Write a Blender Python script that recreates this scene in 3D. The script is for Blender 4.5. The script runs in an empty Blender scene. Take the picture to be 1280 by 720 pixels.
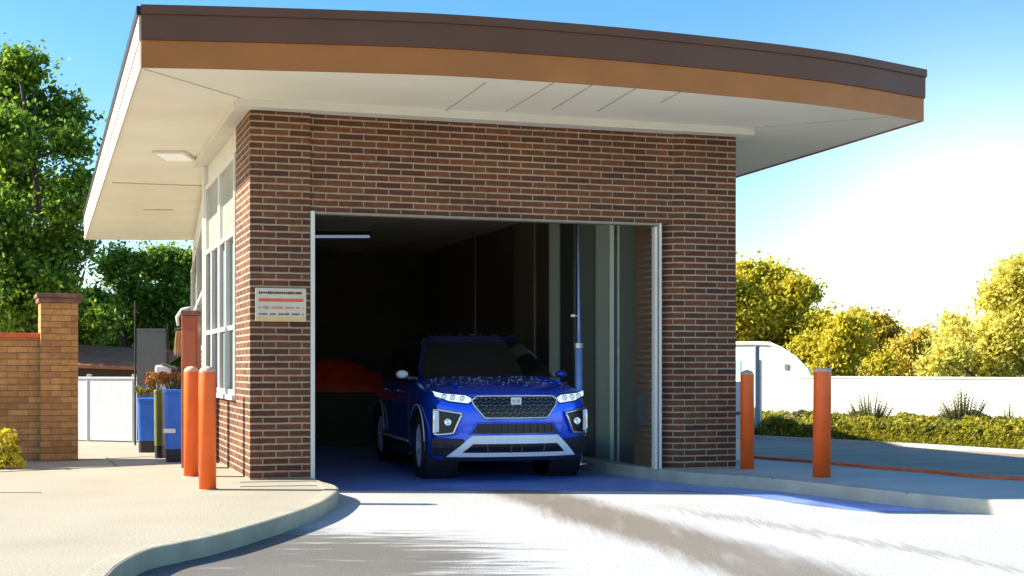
import bpy, bmesh, math, random
import numpy as np
from mathutils import Vector, Matrix
R = math.radians
random.seed(7); rng = np.random.default_rng(7)
sc = bpy.context.scene
col = sc.collection

# ---------------------------------------------------------------- camera
F, HZ, EYE = 1600.0, 459.0, 1.30
cam = bpy.data.objects.new('camera', bpy.data.cameras.new('camera')); col.objects.link(cam)
cam.location = (0, 0, EYE); cam.rotation_euler = (R(90), 0, 0)
cam.data.lens = 45; cam.data.sensor_width = 36; cam.data.shift_y = (HZ-360)/1280
cam.data.clip_end = 3000; sc.camera = cam

# ---------------------------------------------------------------- light
SUN_EL, SUN_SLOPE = 31.0, -0.05
hx, hy = 1/math.hypot(1, SUN_SLOPE), SUN_SLOPE/math.hypot(1, SUN_SLOPE)      # horizontal travel of the light
trav = Vector((hx*math.cos(R(SUN_EL)), hy*math.cos(R(SUN_EL)), -math.sin(R(SUN_EL))))
sd = bpy.data.lights.new('sun', 'SUN'); sd.energy = 5.0; sd.angle = R(0.5); sd.color = (1, .93, .80)
sun = bpy.data.objects.new('sun', sd); col.objects.link(sun)
sun.rotation_euler = trav.to_track_quat('-Z', 'Y').to_euler()
world = bpy.data.worlds.new('World'); sc.world = world; world.use_nodes = True
wn, wl = world.node_tree.nodes, world.node_tree.links
wn.clear()
wo = wn.new('ShaderNodeOutputWorld'); bg = wn.new('ShaderNodeBackground')
sky = wn.new('ShaderNodeTexSky'); sky.sky_type = 'NISHITA'; sky.sun_disc = False
sky.sun_elevation = R(SUN_EL); sky.sun_rotation = math.atan2(-hx, -hy)
sky.altitude = 0; sky.air_density = 1.0; sky.dust_density = 0.6; sky.ozone_density = 2.2
bg.inputs[1].default_value = 0.105
hs = wn.new('ShaderNodeHueSaturation'); hs.inputs['Saturation'].default_value = 1.38; hs.inputs['Value'].default_value = 1.0
wl.new(sky.outputs[0], hs.inputs['Color'])
# bright hazy air low in the sky beyond the parking lot
geo = wn.new('ShaderNodeTexCoord'); dotn = wn.new('ShaderNodeVectorMath'); dotn.operation = 'DOT_PRODUCT'
gd = Vector((.37, 1, .06)).normalized(); dotn.inputs[1].default_value = gd
nrm = wn.new('ShaderNodeVectorMath'); nrm.operation = 'NORMALIZE'
wl.new(geo.outputs['Generated'], nrm.inputs[0]); wl.new(nrm.outputs[0], dotn.inputs[0])
def lobe(k, a):
    p_ = wn.new('ShaderNodeMath'); p_.operation = 'POWER'; p_.inputs[1].default_value = k
    c_ = wn.new('ShaderNodeMath'); c_.operation = 'MAXIMUM'; c_.inputs[1].default_value = 0
    m_ = wn.new('ShaderNodeMath'); m_.operation = 'MULTIPLY'; m_.inputs[1].default_value = a
    wl.new(dotn.outputs['Value'], c_.inputs[0]); wl.new(c_.outputs[0], p_.inputs[0]); wl.new(p_.outputs[0], m_.inputs[0]); return m_.outputs[0]
gl = wn.new('ShaderNodeBackground'); gl.inputs[0].default_value = (1, .84, .50, 1)
gm = wn.new('ShaderNodeMath'); gm.operation = 'ADD'; wl.new(lobe(34, .05), gm.inputs[0]); wl.new(lobe(150, .46), gm.inputs[1]); wl.new(gm.outputs[0], gl.inputs[1])
ad = wn.new('ShaderNodeAddShader'); wl.new(hs.outputs[0], bg.inputs[0])
wl.new(bg.outputs[0], ad.inputs[0]); wl.new(gl.outputs[0], ad.inputs[1]); wl.new(ad.outputs[0], wo.inputs[0])
vs = sc.view_settings; vs.view_transform = 'Standard'; vs.look = 'None'; vs.gamma = 1; vs.exposure = 1.28
vs.use_curve_mapping = False

# ---------------------------------------------------------------- helpers
def at(px, Z): return (px-640)/F*Z
def gp(px, py, z=0.0):
    Z = F*(EYE-z)/(py-HZ); return (at(px, Z), Z)
def zz(py, Z): return EYE+(HZ-py)/F*Z

def mat(name, color=(.5, .5, .5), rough=.6, metal=0, var=.12, nscale=6, bump=.1, bscale=60, coat=0, spec=.5, color2=None, detail=6, emit=None, trans=0, stretch=None):
    m = bpy.data.materials.new(name); m.use_nodes = True
    n, l = m.node_tree.nodes, m.node_tree.links
    b = n['Principled BSDF']; tc = n.new('ShaderNodeTexCoord')
    src = tc.outputs['Object']
    if stretch:
        mp = n.new('ShaderNodeMapping'); mp.inputs['Scale'].default_value = stretch; l.new(src, mp.inputs[0]); src = mp.outputs[0]
    nz = n.new('ShaderNodeTexNoise'); nz.inputs['Scale'].default_value = nscale; nz.inputs['Detail'].default_value = detail
    l.new(src, nz.inputs['Vector'])
    rp = n.new('ShaderNodeValToRGB'); rp.color_ramp.elements[0].position = .3; rp.color_ramp.elements[1].position = .72
    c2 = color2 or tuple(min(1, c*(1+var)) for c in color); c1 = tuple(c*(1-var) for c in color)
    rp.color_ramp.elements[0].color = (*c1, 1); rp.color_ramp.elements[1].color = (*c2, 1)
    l.new(nz.outputs[0], rp.inputs[0]); l.new(rp.outputs[0], b.inputs['Base Color'])
    b.inputs['Roughness'].default_value = rough; b.inputs['Metallic'].default_value = metal
    b.inputs['Specular IOR Level'].default_value = spec
    b.inputs['Coat Weight'].default_value = coat; b.inputs['Coat Roughness'].default_value = .04
    b.inputs['Transmission Weight'].default_value = trans
    if bump:
        n2 = n.new('ShaderNodeTexNoise'); n2.inputs['Scale'].default_value = bscale; n2.inputs['Detail'].default_value = 8
        l.new(src, n2.inputs['Vector'])
        bp = n.new('ShaderNodeBump'); bp.inputs['Strength'].default_value = bump; bp.inputs['Distance'].default_value = .02
        l.new(n2.outputs[0], bp.inputs['Height']); l.new(bp.outputs[0], b.inputs['Normal'])
    if emit:
        b.inputs['Emission Color'].default_value = (*emit[:3], 1); b.inputs['Emission Strength'].default_value = emit[3]
    return m

def brick_mat(name, c1, c2, mortar, bw=.26, rh=.0735, ms=.0075, noise=.35):
    m = bpy.data.materials.new(name); m.use_nodes = True
    n, l = m.node_tree.nodes, m.node_tree.links; b = n['Principled BSDF']
    uv = n.new('ShaderNodeTexCoord')
    wob = n.new('ShaderNodeTexNoise'); wob.inputs['Scale'].default_value = 9; l.new(uv.outputs['UV'], wob.inputs['Vector'])
    vm = n.new('ShaderNodeVectorMath'); vm.operation = 'MULTIPLY_ADD'; vm.inputs[1].default_value = (.006, .006, 0)
    l.new(wob.outputs['Color'], vm.inputs[0]); st_ = n.new('ShaderNodeMapping'); st_.inputs['Scale'].default_value = (1.7, 1, 1); l.new(uv.outputs['UV'], st_.inputs[0]); l.new(st_.outputs[0], vm.inputs[2])
    bt = n.new('ShaderNodeTexBrick'); bt.inputs['Scale'].default_value = 1; bt.offset = .5
    bt.inputs['Brick Width'].default_value = bw*1.7; bt.inputs['Row Height'].default_value = rh
    bt.inputs['Mortar Size'].default_value = ms; bt.inputs['Mortar Smooth'].default_value = .25; bt.inputs['Bias'].default_value = 0
    bt.inputs['Color1'].default_value = (*c1, 1); bt.inputs['Color2'].default_value = (*c2, 1); bt.inputs['Mortar'].default_value = (*mortar, 1)
    l.new(vm.outputs[0], bt.inputs['Vector'])
    nz = n.new('ShaderNodeTexNoise'); nz.inputs['Scale'].default_value = 14; nz.inputs['Detail'].default_value = 8
    l.new(uv.outputs['UV'], nz.inputs['Vector'])
    big = n.new('ShaderNodeTexNoise'); big.inputs['Scale'].default_value = 1.3; l.new(uv.outputs['UV'], big.inputs['Vector'])
    ma = n.new('ShaderNodeMath'); ma.operation = 'ADD'; l.new(nz.outputs[0], ma.inputs[0]); l.new(big.outputs[0], ma.inputs[1])
    mrr = n.new('ShaderNodeMapRange'); mrr.inputs[1].default_value = .6; mrr.inputs[2].default_value = 1.4
    mrr.inputs[3].default_value = 1-noise; mrr.inputs[4].default_value = 1+noise; l.new(ma.outputs[0], mrr.inputs[0])
    mx = n.new('ShaderNodeMix'); mx.data_type = 'RGBA'; mx.blend_type = 'MULTIPLY'; mx.inputs[0].default_value = 1
    l.new(bt.outputs['Color'], mx.inputs[6]); l.new(mrr.outputs[0], mx.inputs[7]); l.new(mx.outputs[2], b.inputs['Base Color'])
    b.inputs['Roughness'].default_value = .82
    iv = n.new('ShaderNodeMath'); iv.operation = 'SUBTRACT'; iv.inputs[0].default_value = 1; l.new(bt.outputs['Fac'], iv.inputs[1])
    ms_ = n.new('ShaderNodeMath'); ms_.operation = 'MULTIPLY_ADD'; ms_.inputs[1].default_value = .25; l.new(nz.outputs[0], ms_.inputs[0]); l.new(iv.outputs[0], ms_.inputs[2])
    bp = n.new('ShaderNodeBump'); bp.inputs['Strength'].default_value = .7; bp.inputs['Distance'].default_value = .008
    l.new(ms_.outputs[0], bp.inputs['Height']); l.new(bp.outputs[0], b.inputs['Normal'])
    return m

def leaf_mat(name, c1, c2, c3, trans=.35):
    m = bpy.data.materials.new(name); m.use_nodes = True
    n, l = m.node_tree.nodes, m.node_tree.links; b = n['Principled BSDF']; out = n['Material Output']
    g = n.new('ShaderNodeNewGeometry'); rp = n.new('ShaderNodeValToRGB')
    rp.color_ramp.elements[0].color = (*c1, 1); rp.color_ramp.elements[1].color = (*c3, 1)
    e = rp.color_ramp.elements.new(.5); e.color = (*c2, 1)
    l.new(g.outputs['Random Per Island'], rp.inputs[0]); l.new(rp.outputs[0], b.inputs['Base Color'])
    b.inputs['Roughness'].default_value = .55; b.inputs['Specular IOR Level'].default_value = .3
    t = n.new('ShaderNodeBsdfTranslucent'); hs = n.new('ShaderNodeHueSaturation'); hs.inputs['Value'].default_value = 1.3
    l.new(rp.outputs[0], hs.inputs['Color']); l.new(hs.outputs[0], t.inputs[0])
    mx = n.new('ShaderNodeMixShader'); mx.inputs[0].default_value = trans
    l.new(b.outputs[0], mx.inputs[1]); l.new(t.outputs[0], mx.inputs[2]); l.new(mx.outputs[0], out.inputs[0])
    return m

ROOTLOC = {}
def tag(o, label=None, cat=None, group=None, kind=None):
    if label: o['label'] = label
    if cat: o['category'] = cat
    if group: o['group'] = group
    if kind: o['kind'] = kind
    return o
def empty(name, loc, label, cat, group=None, rz=0):
    o = bpy.data.objects.new(name, None); col.objects.link(o); o.location = loc; o.rotation_euler = (0, 0, rz)
    o.empty_display_size = .2; ROOTLOC[o.name] = Vector(loc) if rz == 0 else None
    return tag(o, label, cat, group)
def root_of(o):
    while o.parent: o = o.parent
    return o

class MB:
    def __init__(s): s.v = []; s.f = []; s.uv = []; s.mi = []
    def add(s, vs, fs, uvs=None, mi=0):
        k = len(s.v); s.v += [tuple(p) for p in vs]
        for i, f in enumerate(fs):
            s.f.append([k+j for j in f]); s.mi.append(mi)
            s.uv.append(uvs[i] if uvs else [(vs[j][0], vs[j][1]) for j in f])
        return s
    def prism(s, poly, z0, z1, mi=0, u0=0.0):
        n = len(poly); area = sum(poly[i][0]*poly[(i+1) % n][1]-poly[(i+1) % n][0]*poly[i][1] for i in range(n))
        if area < 0: poly = poly[::-1]
        vs = [(p[0], p[1], z0) for p in poly]+[(p[0], p[1], z1) for p in poly]
        fs = [list(range(n))[::-1], list(range(n, 2*n))]
        uvs = [[(vs[j][0], vs[j][1]) for j in f] for f in fs]; u = u0
        for i in range(n):
            j = (i+1) % n; L = math.hypot(poly[j][0]-poly[i][0], poly[j][1]-poly[i][1])
            fs.append([i, j, n+j, n+i]); uvs.append([(u, z0), (u+L, z0), (u+L, z1), (u, z1)]); u += L
        return s.add(vs, fs, uvs, mi)
    def box(s, x0, x1, y0, y1, z0, z1, mi=0):
        return s.prism([(x0, y0), (x1, y0), (x1, y1), (x0, y1)], z0, z1, mi)
    def obox(s, c, sz, mx=None, mi=0):
        x, y, z = sz[0]/2, sz[1]/2, sz[2]/2
        vs = [Vector((a*x, b*y, d*z)) for d in (-1, 1) for a, b in ((-1, -1), (1, -1), (1, 1), (-1, 1))]
        if mx is not None: vs = [mx @ p for p in vs]
        vs = [p+Vector(c) for p in vs]
        return s.add(vs, [[3, 2, 1, 0], [4, 5, 6, 7], [0, 1, 5, 4], [1, 2, 6, 5], [2, 3, 7, 6], [3, 0, 4, 7]], None, mi)
    def tube(s, pts, r, n=8, cap=True, mi=0):
        pts = [Vector(p) for p in pts]; rs = r if hasattr(r, '__len__') else [r]*len(pts)
        vs = []; fs = []; up = None
        for i, p in enumerate(pts):
            d = (pts[min(i+1, len(pts)-1)]-pts[max(i-1, 0)]).normalized()
            if up is None: up = d.orthogonal().normalized()
            a = (up-d*up.dot(d)).normalized(); up = a; b = d.cross(a)
            for k in range(n):
                t = 2*math.pi*k/n; vs.append(p+(a*math.cos(t)+b*math.sin(t))*rs[i])
        for i in range(len(pts)-1):
            for k in range(n):
                q = (k+1) % n; fs.append([i*n+k, i*n+q, (i+1)*n+q, (i+1)*n+k])
        if cap: fs += [list(range(n))[::-1], [(len(pts)-1)*n+k for k in range(n)]]
        return s.add(vs, fs, None, mi)
    def lathe(s, prof, n=24, c=(0, 0, 0), axis='z', mi=0, closed=False):
        vs = []; fs = []
        for (r, h) in prof:
            for k in range(n):
                t = 2*math.pi*k/n; a, b = r*math.cos(t), r*math.sin(t)
                q = (a, b, h) if axis == 'z' else ((h, a, b) if axis == 'x' else (b, h, a))
                vs.append((q[0]+c[0], q[1]+c[1], q[2]+c[2]))
        m = len(prof)
        for i in range(m if closed else m-1):
            i2 = (i+1) % m
            for k in range(n):
                q = (k+1) % n; fs.append([i*n+k, i*n+q, i2*n+q, i2*n+k])
        if not closed: fs += [list(range(n))[::-1], [(m-1)*n+k for k in range(n)]]
        return s.add(vs, fs, None, mi)
    def grid(s, P, nu, nv, mi=0, flip=False):
        vs = [P(i/nu, j/nv) for j in range(nv+1) for i in range(nu+1)]; fs = []
        for j in range(nv):
            for i in range(nu):
                f = [j*(nu+1)+i, j*(nu+1)+i+1, (j+1)*(nu+1)+i+1, (j+1)*(nu+1)+i]; fs.append(f[::-1] if flip else f)
        return s.add(vs, fs, None, mi)
    def build(s, name, m, parent=None, world=True, smooth=False, bevel=0, loc=None, subsurf=0):
        me = bpy.data.meshes.new(name)
        off = Vector((0, 0, 0))
        if parent is not None and world:
            L = ROOTLOC.get(root_of(parent).name); off = L if L is not None else off
        me.from_pydata([(p[0]-off[0], p[1]-off[1], p[2]-off[2]) for p in s.v], [], s.f)
        uvl = me.uv_layers.new(name='UVMap'); flat = [c for f in s.uv for p in f for c in p]
        uvl.data.foreach_set('uv', flat)
        for mm in (m if isinstance(m, (list, tuple)) else [m]): me.materials.append(mm)
        me.polygons.foreach_set('material_index', s.mi)
        bm = bmesh.new(); bm.from_mesh(me); bmesh.ops.recalc_face_normals(bm, faces=bm.faces); bm.to_mesh(me); bm.free()
        if smooth: me.polygons.foreach_set('use_smooth', [True]*len(me.polygons))
        me.update(); o = bpy.data.objects.new(name, me); col.objects.link(o)
        if loc: o.location = loc
        if parent is not None: o.parent = parent
        if subsurf:
            md = o.modifiers.new('sub', 'SUBSURF'); md.levels = md.render_levels = subsurf
        if bevel:
            md = o.modifiers.new('bev', 'BEVEL'); md.width = bevel; md.segments = 2; md.limit_method = 'ANGLE'; md.angle_limit = R(40)
        return o

def cr(pts, n=8):       # catmull-rom through points
    P = [Vector(p) for p in pts]; P = [P[0]*2-P[1]]+P+[P[-1]*2-P[-2]]; out = []
    for i in range(1, len(P)-2):
        for k in range(n):
            t = k/n; a, b, c, d = P[i-1:i+3]
            out.append(.5*((2*b)+(c-a)*t+(2*a-5*b+4*c-d)*t*t+(3*b-a-3*c+d)*t**3))
    out.append(P[-2]); return out
def offs(pl, d):        # offset of an open 2D polyline to its left
    out = []
    for i in range(len(pl)):
        a = Vector(pl[max(i-1, 0)][:2]); b = Vector(pl[min(i+1, len(pl)-1)][:2]); t = (b-a).normalized()
        out.append((pl[i][0]-t.y*d, pl[i][1]+t.x*d))
    return out
def ribbon(pl, d0, d1, z0, z1, mb=None, mi=0):
    mb = mb or MB(); a = offs(pl, d0); b = offs(pl, d1)
    n = len(pl); vs = [(p[0], p[1], z) for z in (z0, z1) for p in a]+[(p[0], p[1], z) for z in (z0, z1) for p in b]
    fs = []; A0, A1, B0, B1 = 0, n, 2*n, 3*n; uvs = []; u = 0
    for i in range(n-1):
        L = math.hypot(a[i+1][0]-a[i][0], a[i+1][1]-a[i][1])
        for q, w in (((A0+i, A0+i+1, A1+i+1, A1+i), 0), ((B0+i, B1+i, B1+i+1, B0+i+1), 0), ((A1+i, A1+i+1, B1+i+1, B1+i), 1), ((A0+i, B0+i, B0+i+1, A0+i+1), 1)):
            fs.append(list(q)); uvs.append([(u, z0), (u+L, z0), (u+L, z1), (u, z1)])
        u += L
    for i in (0, n-1):
        fs.append([A0+i, A1+i, B1+i, B0+i]); uvs.append([(0, 0)]*4)
    return mb.add(vs, fs, uvs, mi)

# ---------------------------------------------------------------- materials
M = {}
M['brick'] = brick_mat('dark_brick', (.068, .022, .011), (.165, .052, .019), (.37, .275, .175), ms=.0105, rh=.0715, bw=.27)
M['brick_tan'] = brick_mat('tan_brick', (.44, .185, .055), (.62, .30, .09), (.22, .13, .065), bw=.24, rh=.078, ms=.006)
M['cream'] = mat('cream_paint', (.72, .69, .60), .6, var=.05, nscale=2, bump=.03)
M['soffit'] = mat('soffit_board', (.86, .83, .69), .65, var=.05, nscale=1.2, bump=.05, bscale=20)
M['fascia_top'] = mat('brown_metal', (.145, .055, .020), .42, metal=.15, var=.12, nscale=1.5, bump=.03, bscale=8)
M['fascia_low'] = mat('copper_metal', (.50, .160, .030), .40, metal=.3, var=.14, nscale=1.5, bump=.03, bscale=8)
M['fascia_side'] = mat('cream_fascia', (.62, .52, .43), .5, var=.06)
M['dark_metal'] = mat('dark_metal', (.03, .028, .03), .45, metal=.4, var=.2)
M['alu'] = mat('aluminium', (.62, .62, .60), .35, metal=.6, var=.08, bump=.03)
M['brass_grey'] = mat('weathered_header', (.30, .26, .19), .5, metal=.3)
M['frame'] = mat('white_frame', (.72, .70, .64), .45, var=.05, bump=.02)
M['glass'] = mat('window_glass', (.012, .022, .022), .06, var=.3, nscale=.8, bump=.02, bscale=3, spec=.35)
M['spandrel'] = mat('spandrel', (.34, .35, .29), .3, var=.12, nscale=1.5, bump=0)
M['curtain'] = mat('curtain', (.10, .19, .19), .8, var=.2, stretch=(14, 14, .3), nscale=2)
M['concrete'] = mat('sidewalk_concrete', (.41, .36, .265), .85, var=.10, nscale=1.1, bump=.25, bscale=45, detail=10)
_m = M['concrete']; _n, _l = _m.node_tree.nodes, _m.node_tree.links; _b = _n['Principled BSDF']; _src = _b.inputs['Base Color'].links[0].from_socket
_t = _n.new('ShaderNodeTexCoord'); _z = _n.new('ShaderNodeTexNoise'); _z.inputs['Scale'].default_value = .55; _z.inputs['Detail'].default_value = 9; _z.inputs['Roughness'].default_value = .65; _l.new(_t.outputs['Object'], _z.inputs['Vector'])
_r = _n.new('ShaderNodeMapRange'); _r.inputs[1].default_value = .50; _r.inputs[2].default_value = .72; _r.inputs[4].default_value = .55; _l.new(_z.outputs[0], _r.inputs[0])
_z2 = _n.new('ShaderNodeTexNoise'); _z2.inputs['Scale'].default_value = 38; _l.new(_t.outputs['Object'], _z2.inputs['Vector'])
_r2 = _n.new('ShaderNodeMapRange'); _r2.inputs[1].default_value = .62; _r2.inputs[2].default_value = .75; _r2.inputs[4].default_value = .45; _l.new(_z2.outputs[0], _r2.inputs[0])
_a = _n.new('ShaderNodeMath'); _a.operation = 'MAXIMUM'; _l.new(_r.outputs[0], _a.inputs[0]); _l.new(_r2.outputs[0], _a.inputs[1])
_x = _n.new('ShaderNodeMix'); _x.data_type = 'RGBA'; _l.new(_a.outputs[0], _x.inputs[0]); _l.new(_src, _x.inputs[6]); _x.inputs[7].default_value = (.30, .26, .19, 1); _l.new(_x.outputs[2], _b.inputs['Base Color'])
M['curb'] = mat('curb_concrete', (.40, .37, .27), .85, var=.14, nscale=3, bump=.3, bscale=40, detail=10)
M['curb_green'] = mat('bay_curb', (.42, .42, .34), .7, var=.18, nscale=3, bump=.25, bscale=40, detail=10)
M['concrete_cool'] = mat('cool_concrete', (.47, .46, .42), .85, var=.12, nscale=1.5, bump=.25, bscale=45, detail=10)
M['orange'] = mat('orange_paint', (.95, .135, .012), .42, var=.10, nscale=5, bump=.08, bscale=30)
M['orange_cap'] = mat('weathered_cap', (.62, .42, .28), .7, var=.35, nscale=30)
M['red_curb'] = mat('red_curb_paint', (.62, .12, .03), .6, var=.2, nscale=6, bump=.2)
M['asphalt'] = mat('asphalt', (.40, .30, .215), .9, var=.22, nscale=2.5, bump=.5, bscale=90, detail=10, stretch=(.4, 1, 1))
M['ground'] = mat('ground_soil', (.13, .14, .06), .95, var=.3, nscale=.8, bump=.4, bscale=10)
M['white_wall'] = mat('white_wall', (.80, .78, .72), .7, var=.04, nscale=.7, bump=.05)
M['fence_white'] = mat('fence_vinyl', (.50, .52, .55), .6, var=.05)
M['blue_plastic'] = mat('blue_plastic', (.015, .13, .60), .35, var=.15, bump=.05)
M['olive_plastic'] = mat('olive_plastic', (.16, .17, .03), .5, var=.2)
M['black'] = mat('black_plastic', (.012, .012, .014), .55, var=.3, bump=.15)
M['white_plastic'] = mat('white_plastic', (.75, .75, .74), .4, var=.05)
M['mesh_grey'] = mat('grey_screen', (.11, .125, .12), .6, var=.15, nscale=3)
M['kiosk'] = mat('rust_orange_metal', (.38, .07, .018), .4, var=.25, nscale=2.5)
M['straw'] = mat('straw_bristle', (.52, .34, .15), .8, var=.35, nscale=4, stretch=(30, 30, 1))
M['roof_red'] = mat('clay_roof', (.30, .11, .045), .8, var=.25, nscale=4)
M['stone_cap'] = mat('brick_cap', (.20, .10, .065), .8, var=.3, nscale=8, bump=.3)
M['bark'] = mat('bark', (.075, .052, .035), .9, var=.3, nscale=9, bump=.7, bscale=25, stretch=(1, 1, .3))
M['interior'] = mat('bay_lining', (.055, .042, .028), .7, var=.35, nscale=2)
M['ceiling'] = mat('bay_ceiling', (.62, .52, .36), .7, var=.15, nscale=1.5)
M['tube_lamp'] = mat('tube_lamp', (.7, .8, .9), .3, emit=(.55, .75, 1.0, .12))
M['lamp_off'] = mat('lamp_panel', (.85, .84, .80), .3, var=.03, emit=(1, .95, .85, .12))

# driveway: pale concrete bleached by soap and sun, a tan tyre track, kerbside dirt with painted tree-shadow streaks
def driveway_mat():
    m = bpy.data.materials.new('driveway_concrete'); m.use_nodes = True
    n, l = m.node_tree.nodes, m.node_tree.links; b = n['Principled BSDF']
    tc = n.new('ShaderNodeTexCoord'); P = tc.outputs['Object']
    def noise(scale, detail=8, st=(1, 1, 1), rz=0, rough=.6):
        mp = n.new('ShaderNodeMapping'); mp.inputs['Scale'].default_value = st; mp.inputs['Rotation'].default_value = (0, 0, rz)
        l.new(P, mp.inputs[0]); z = n.new('ShaderNodeTexNoise'); z.inputs['Scale'].default_value = scale; z.inputs['Detail'].default_value = detail
        z.inputs['Roughness'].default_value = rough
        l.new(mp.outputs[0], z.inputs['Vector']); return z.outputs[0]
    def mth(op, a, b_=None, c=None):
        k = n.new('ShaderNodeMath'); k.operation = op
        for i, q in enumerate((a, b_, c)):
            if q is None: continue
            if isinstance(q, (int, float)): k.inputs[i].default_value = q
            else: l.new(q, k.inputs[i])
        return k.outputs[0]
    def rng_(v, a, b_, c=0.0, d=1.0):
        k = n.new('ShaderNodeMapRange'); k.interpolation_type = 'SMOOTHSTEP'
        for i, q in enumerate((v, a, b_, c, d)):
            if isinstance(q, (int, float)): k.inputs[i].default_value = q
            else: l.new(q, k.inputs[i])
        return k.outputs[0]
    sep = n.new('ShaderNodeSeparateXYZ'); l.new(P, sep.inputs[0]); X, Y = sep.outputs[0], sep.outputs[1]
    def mix(fac, a, c):
        k = n.new('ShaderNodeMix'); k.data_type = 'RGBA'
        l.new(fac, k.inputs[0])
        for i, q in ((6, a), (7, c)):
            if isinstance(q, tuple): k.inputs[i].default_value = (*q, 1)
            else: l.new(q, k.inputs[i])
        return k.outputs[2]
    # tyre track
    st = noise(3.0, 8, (6, .25, 1), R(-17)); wob = noise(.7, 3)
    d = mth('ADD', mth('MULTIPLY', X, .956), mth('MULTIPLY', Y, .294)); d = mth('SUBTRACT', d, 4.04)
    d = mth('ADD', d, mth('MULTIPLY_ADD', st, .34, -.17)); d = mth('ADD', d, mth('MULTIPLY_ADD', wob, .3, -.15))
    track = mth('MULTIPLY', rng_(mth('ABSOLUTE', d), .20, .56, .95, 0.0), rng_(noise(1.6, 6, (3, .5, 1), R(-17)), .25, .5, .55, 1.0))
    d2 = mth('ADD', mth('MULTIPLY', X, .90), mth('MULTIPLY', Y, .44)); d2 = mth('SUBTRACT', d2, 6.55)
    d2 = mth('ADD', d2, mth('MULTIPLY_ADD', st, .9, -.45))
    track2 = mth('MULTIPLY', rng_(mth('ABSOLUTE', d2), .03, .16, .55, 0.0), rng_(Y, 12.3, 11.0))
    # dirty road near the kerb, with fan-shaped tree-shadow streaks painted in
    fan = noise(2.4, 6, (.5, 3.6, 1), R(20), .68)
    dist = n.new('ShaderNodeVectorMath'); dist.operation = 'DISTANCE'; l.new(P, dist.inputs[0]); dist.inputs[1].default_value = (-1.9, 8.3, 0)
    near = rng_(dist.outputs['Value'], .9, 3.2, 1.0, 0.0)
    dirt_shadow = rng_(mth('MULTIPLY_ADD', near, .50, fan), .72, .92, 0.0, .95)
    base = mix(noise(.9, 6), (.42, .415, .40), (.60, .60, .595))
    base = mix(rng_(noise(45, 4), .50, .68, 0.0, .60), base, (.24, .23, .22))
    c = mix(dirt_shadow, base, (.13, .118, .095)); c = mix(track, c, (.225, .190, .145)); c = mix(track2, c, (.26, .23, .19))
    big = rng_(noise(.5, 5), .42, .62, 0.0, .12); c = mix(big, c, (.36, .33, .28))
    l.new(c, b.inputs['Base Color'])
    l.new(rng_(track, 0.0, 1.0, .75, .5), b.inputs['Roughness'])
    bp = n.new('ShaderNodeBump'); bp.inputs['Strength'].default_value = .45; bp.inputs['Distance'].default_value = .02
    l.new(noise(70, 10), bp.inputs['Height']); l.new(bp.outputs[0], b.inputs['Normal'])
    return m
M['driveway'] = driveway_mat()
def shade_floor_mat():
    m = mat('blue_shade_floor', (.20, .32, .72), .30, var=.25, nscale=1.6, bump=.25, bscale=30, color2=(.30, .44, .92))  # blue tint of the shaded floor put into the base colour
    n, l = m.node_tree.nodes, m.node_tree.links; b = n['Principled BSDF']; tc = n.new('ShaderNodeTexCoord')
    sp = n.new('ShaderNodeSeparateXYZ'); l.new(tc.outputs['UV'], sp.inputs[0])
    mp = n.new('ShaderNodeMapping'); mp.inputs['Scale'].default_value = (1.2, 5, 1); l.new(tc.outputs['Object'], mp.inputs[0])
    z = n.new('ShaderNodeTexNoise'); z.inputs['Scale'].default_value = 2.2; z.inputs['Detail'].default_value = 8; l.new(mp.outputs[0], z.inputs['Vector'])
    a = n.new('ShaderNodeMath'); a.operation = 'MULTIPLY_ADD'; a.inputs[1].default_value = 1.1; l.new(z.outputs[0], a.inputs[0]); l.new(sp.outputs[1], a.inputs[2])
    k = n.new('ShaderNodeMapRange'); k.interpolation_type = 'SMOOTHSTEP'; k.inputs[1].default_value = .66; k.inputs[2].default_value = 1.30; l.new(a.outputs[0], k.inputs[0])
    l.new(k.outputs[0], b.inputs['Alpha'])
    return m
M['shade_tint_floor'] = shade_floor_mat()

def slab(name, poly, z, m, parent=None):
    o = MB().add([(p[0], p[1], z) for p in poly], [list(range(len(poly)))]).build(name, m, parent)
    return tag(o, kind='structure') if parent is None else o

# ---------------------------------------------------------------- ground
slab('ground', [(-400, -30), (400, -30), (400, 700), (-400, 700)], -.012, M['ground'])
slab('parking_lot', [(1.0, 11.5), (40, 3), (60, 15), (at(1280, 19.3)+12, 16.6), gp(1280, 566), gp(1110, 556), gp(940, 548), (2.0, 26.5), (-4.0, 33)], -.008, M['asphalt'])
slab('road', [(-2.6, 0), (12, 0), (14, 7.0), (8, 9.0), (4.7, 11.5), (3.2, 13.2), (1.9, 14.6), (-2.6, 13.6)], 0.0, M['driveway'])
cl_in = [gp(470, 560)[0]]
bayp = [(-2.35, 13.38), (-1.2, 13.36), (0.0, 13.36), (1.05, 13.36), gp(850, 616), gp(930, 621), gp(1000, 631.5), gp(1070, 639), gp(1130, 641), gp(1185, 640.5), (4.0, 11.9), (3.3, 13.2), (2.6, 14.2), (1.9, 15.0), (-2.5, 27), (-6.2, 27), (-6.0, 23)]  # outline takes in the blue shade wedge painted along the right kerb
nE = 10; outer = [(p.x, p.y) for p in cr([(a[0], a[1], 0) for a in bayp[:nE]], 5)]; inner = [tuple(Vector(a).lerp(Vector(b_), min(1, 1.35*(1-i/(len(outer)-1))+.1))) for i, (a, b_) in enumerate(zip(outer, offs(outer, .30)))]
mbf = MB(); mbf.add([(p[0], p[1], .004) for p in inner]+[(p[0], p[1], .004) for p in bayp[nE-1:]], [list(range(len(inner)+len(bayp)-nE+1))], [[(0, 1)]*(len(inner)+len(bayp)-nE+1)])
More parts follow.
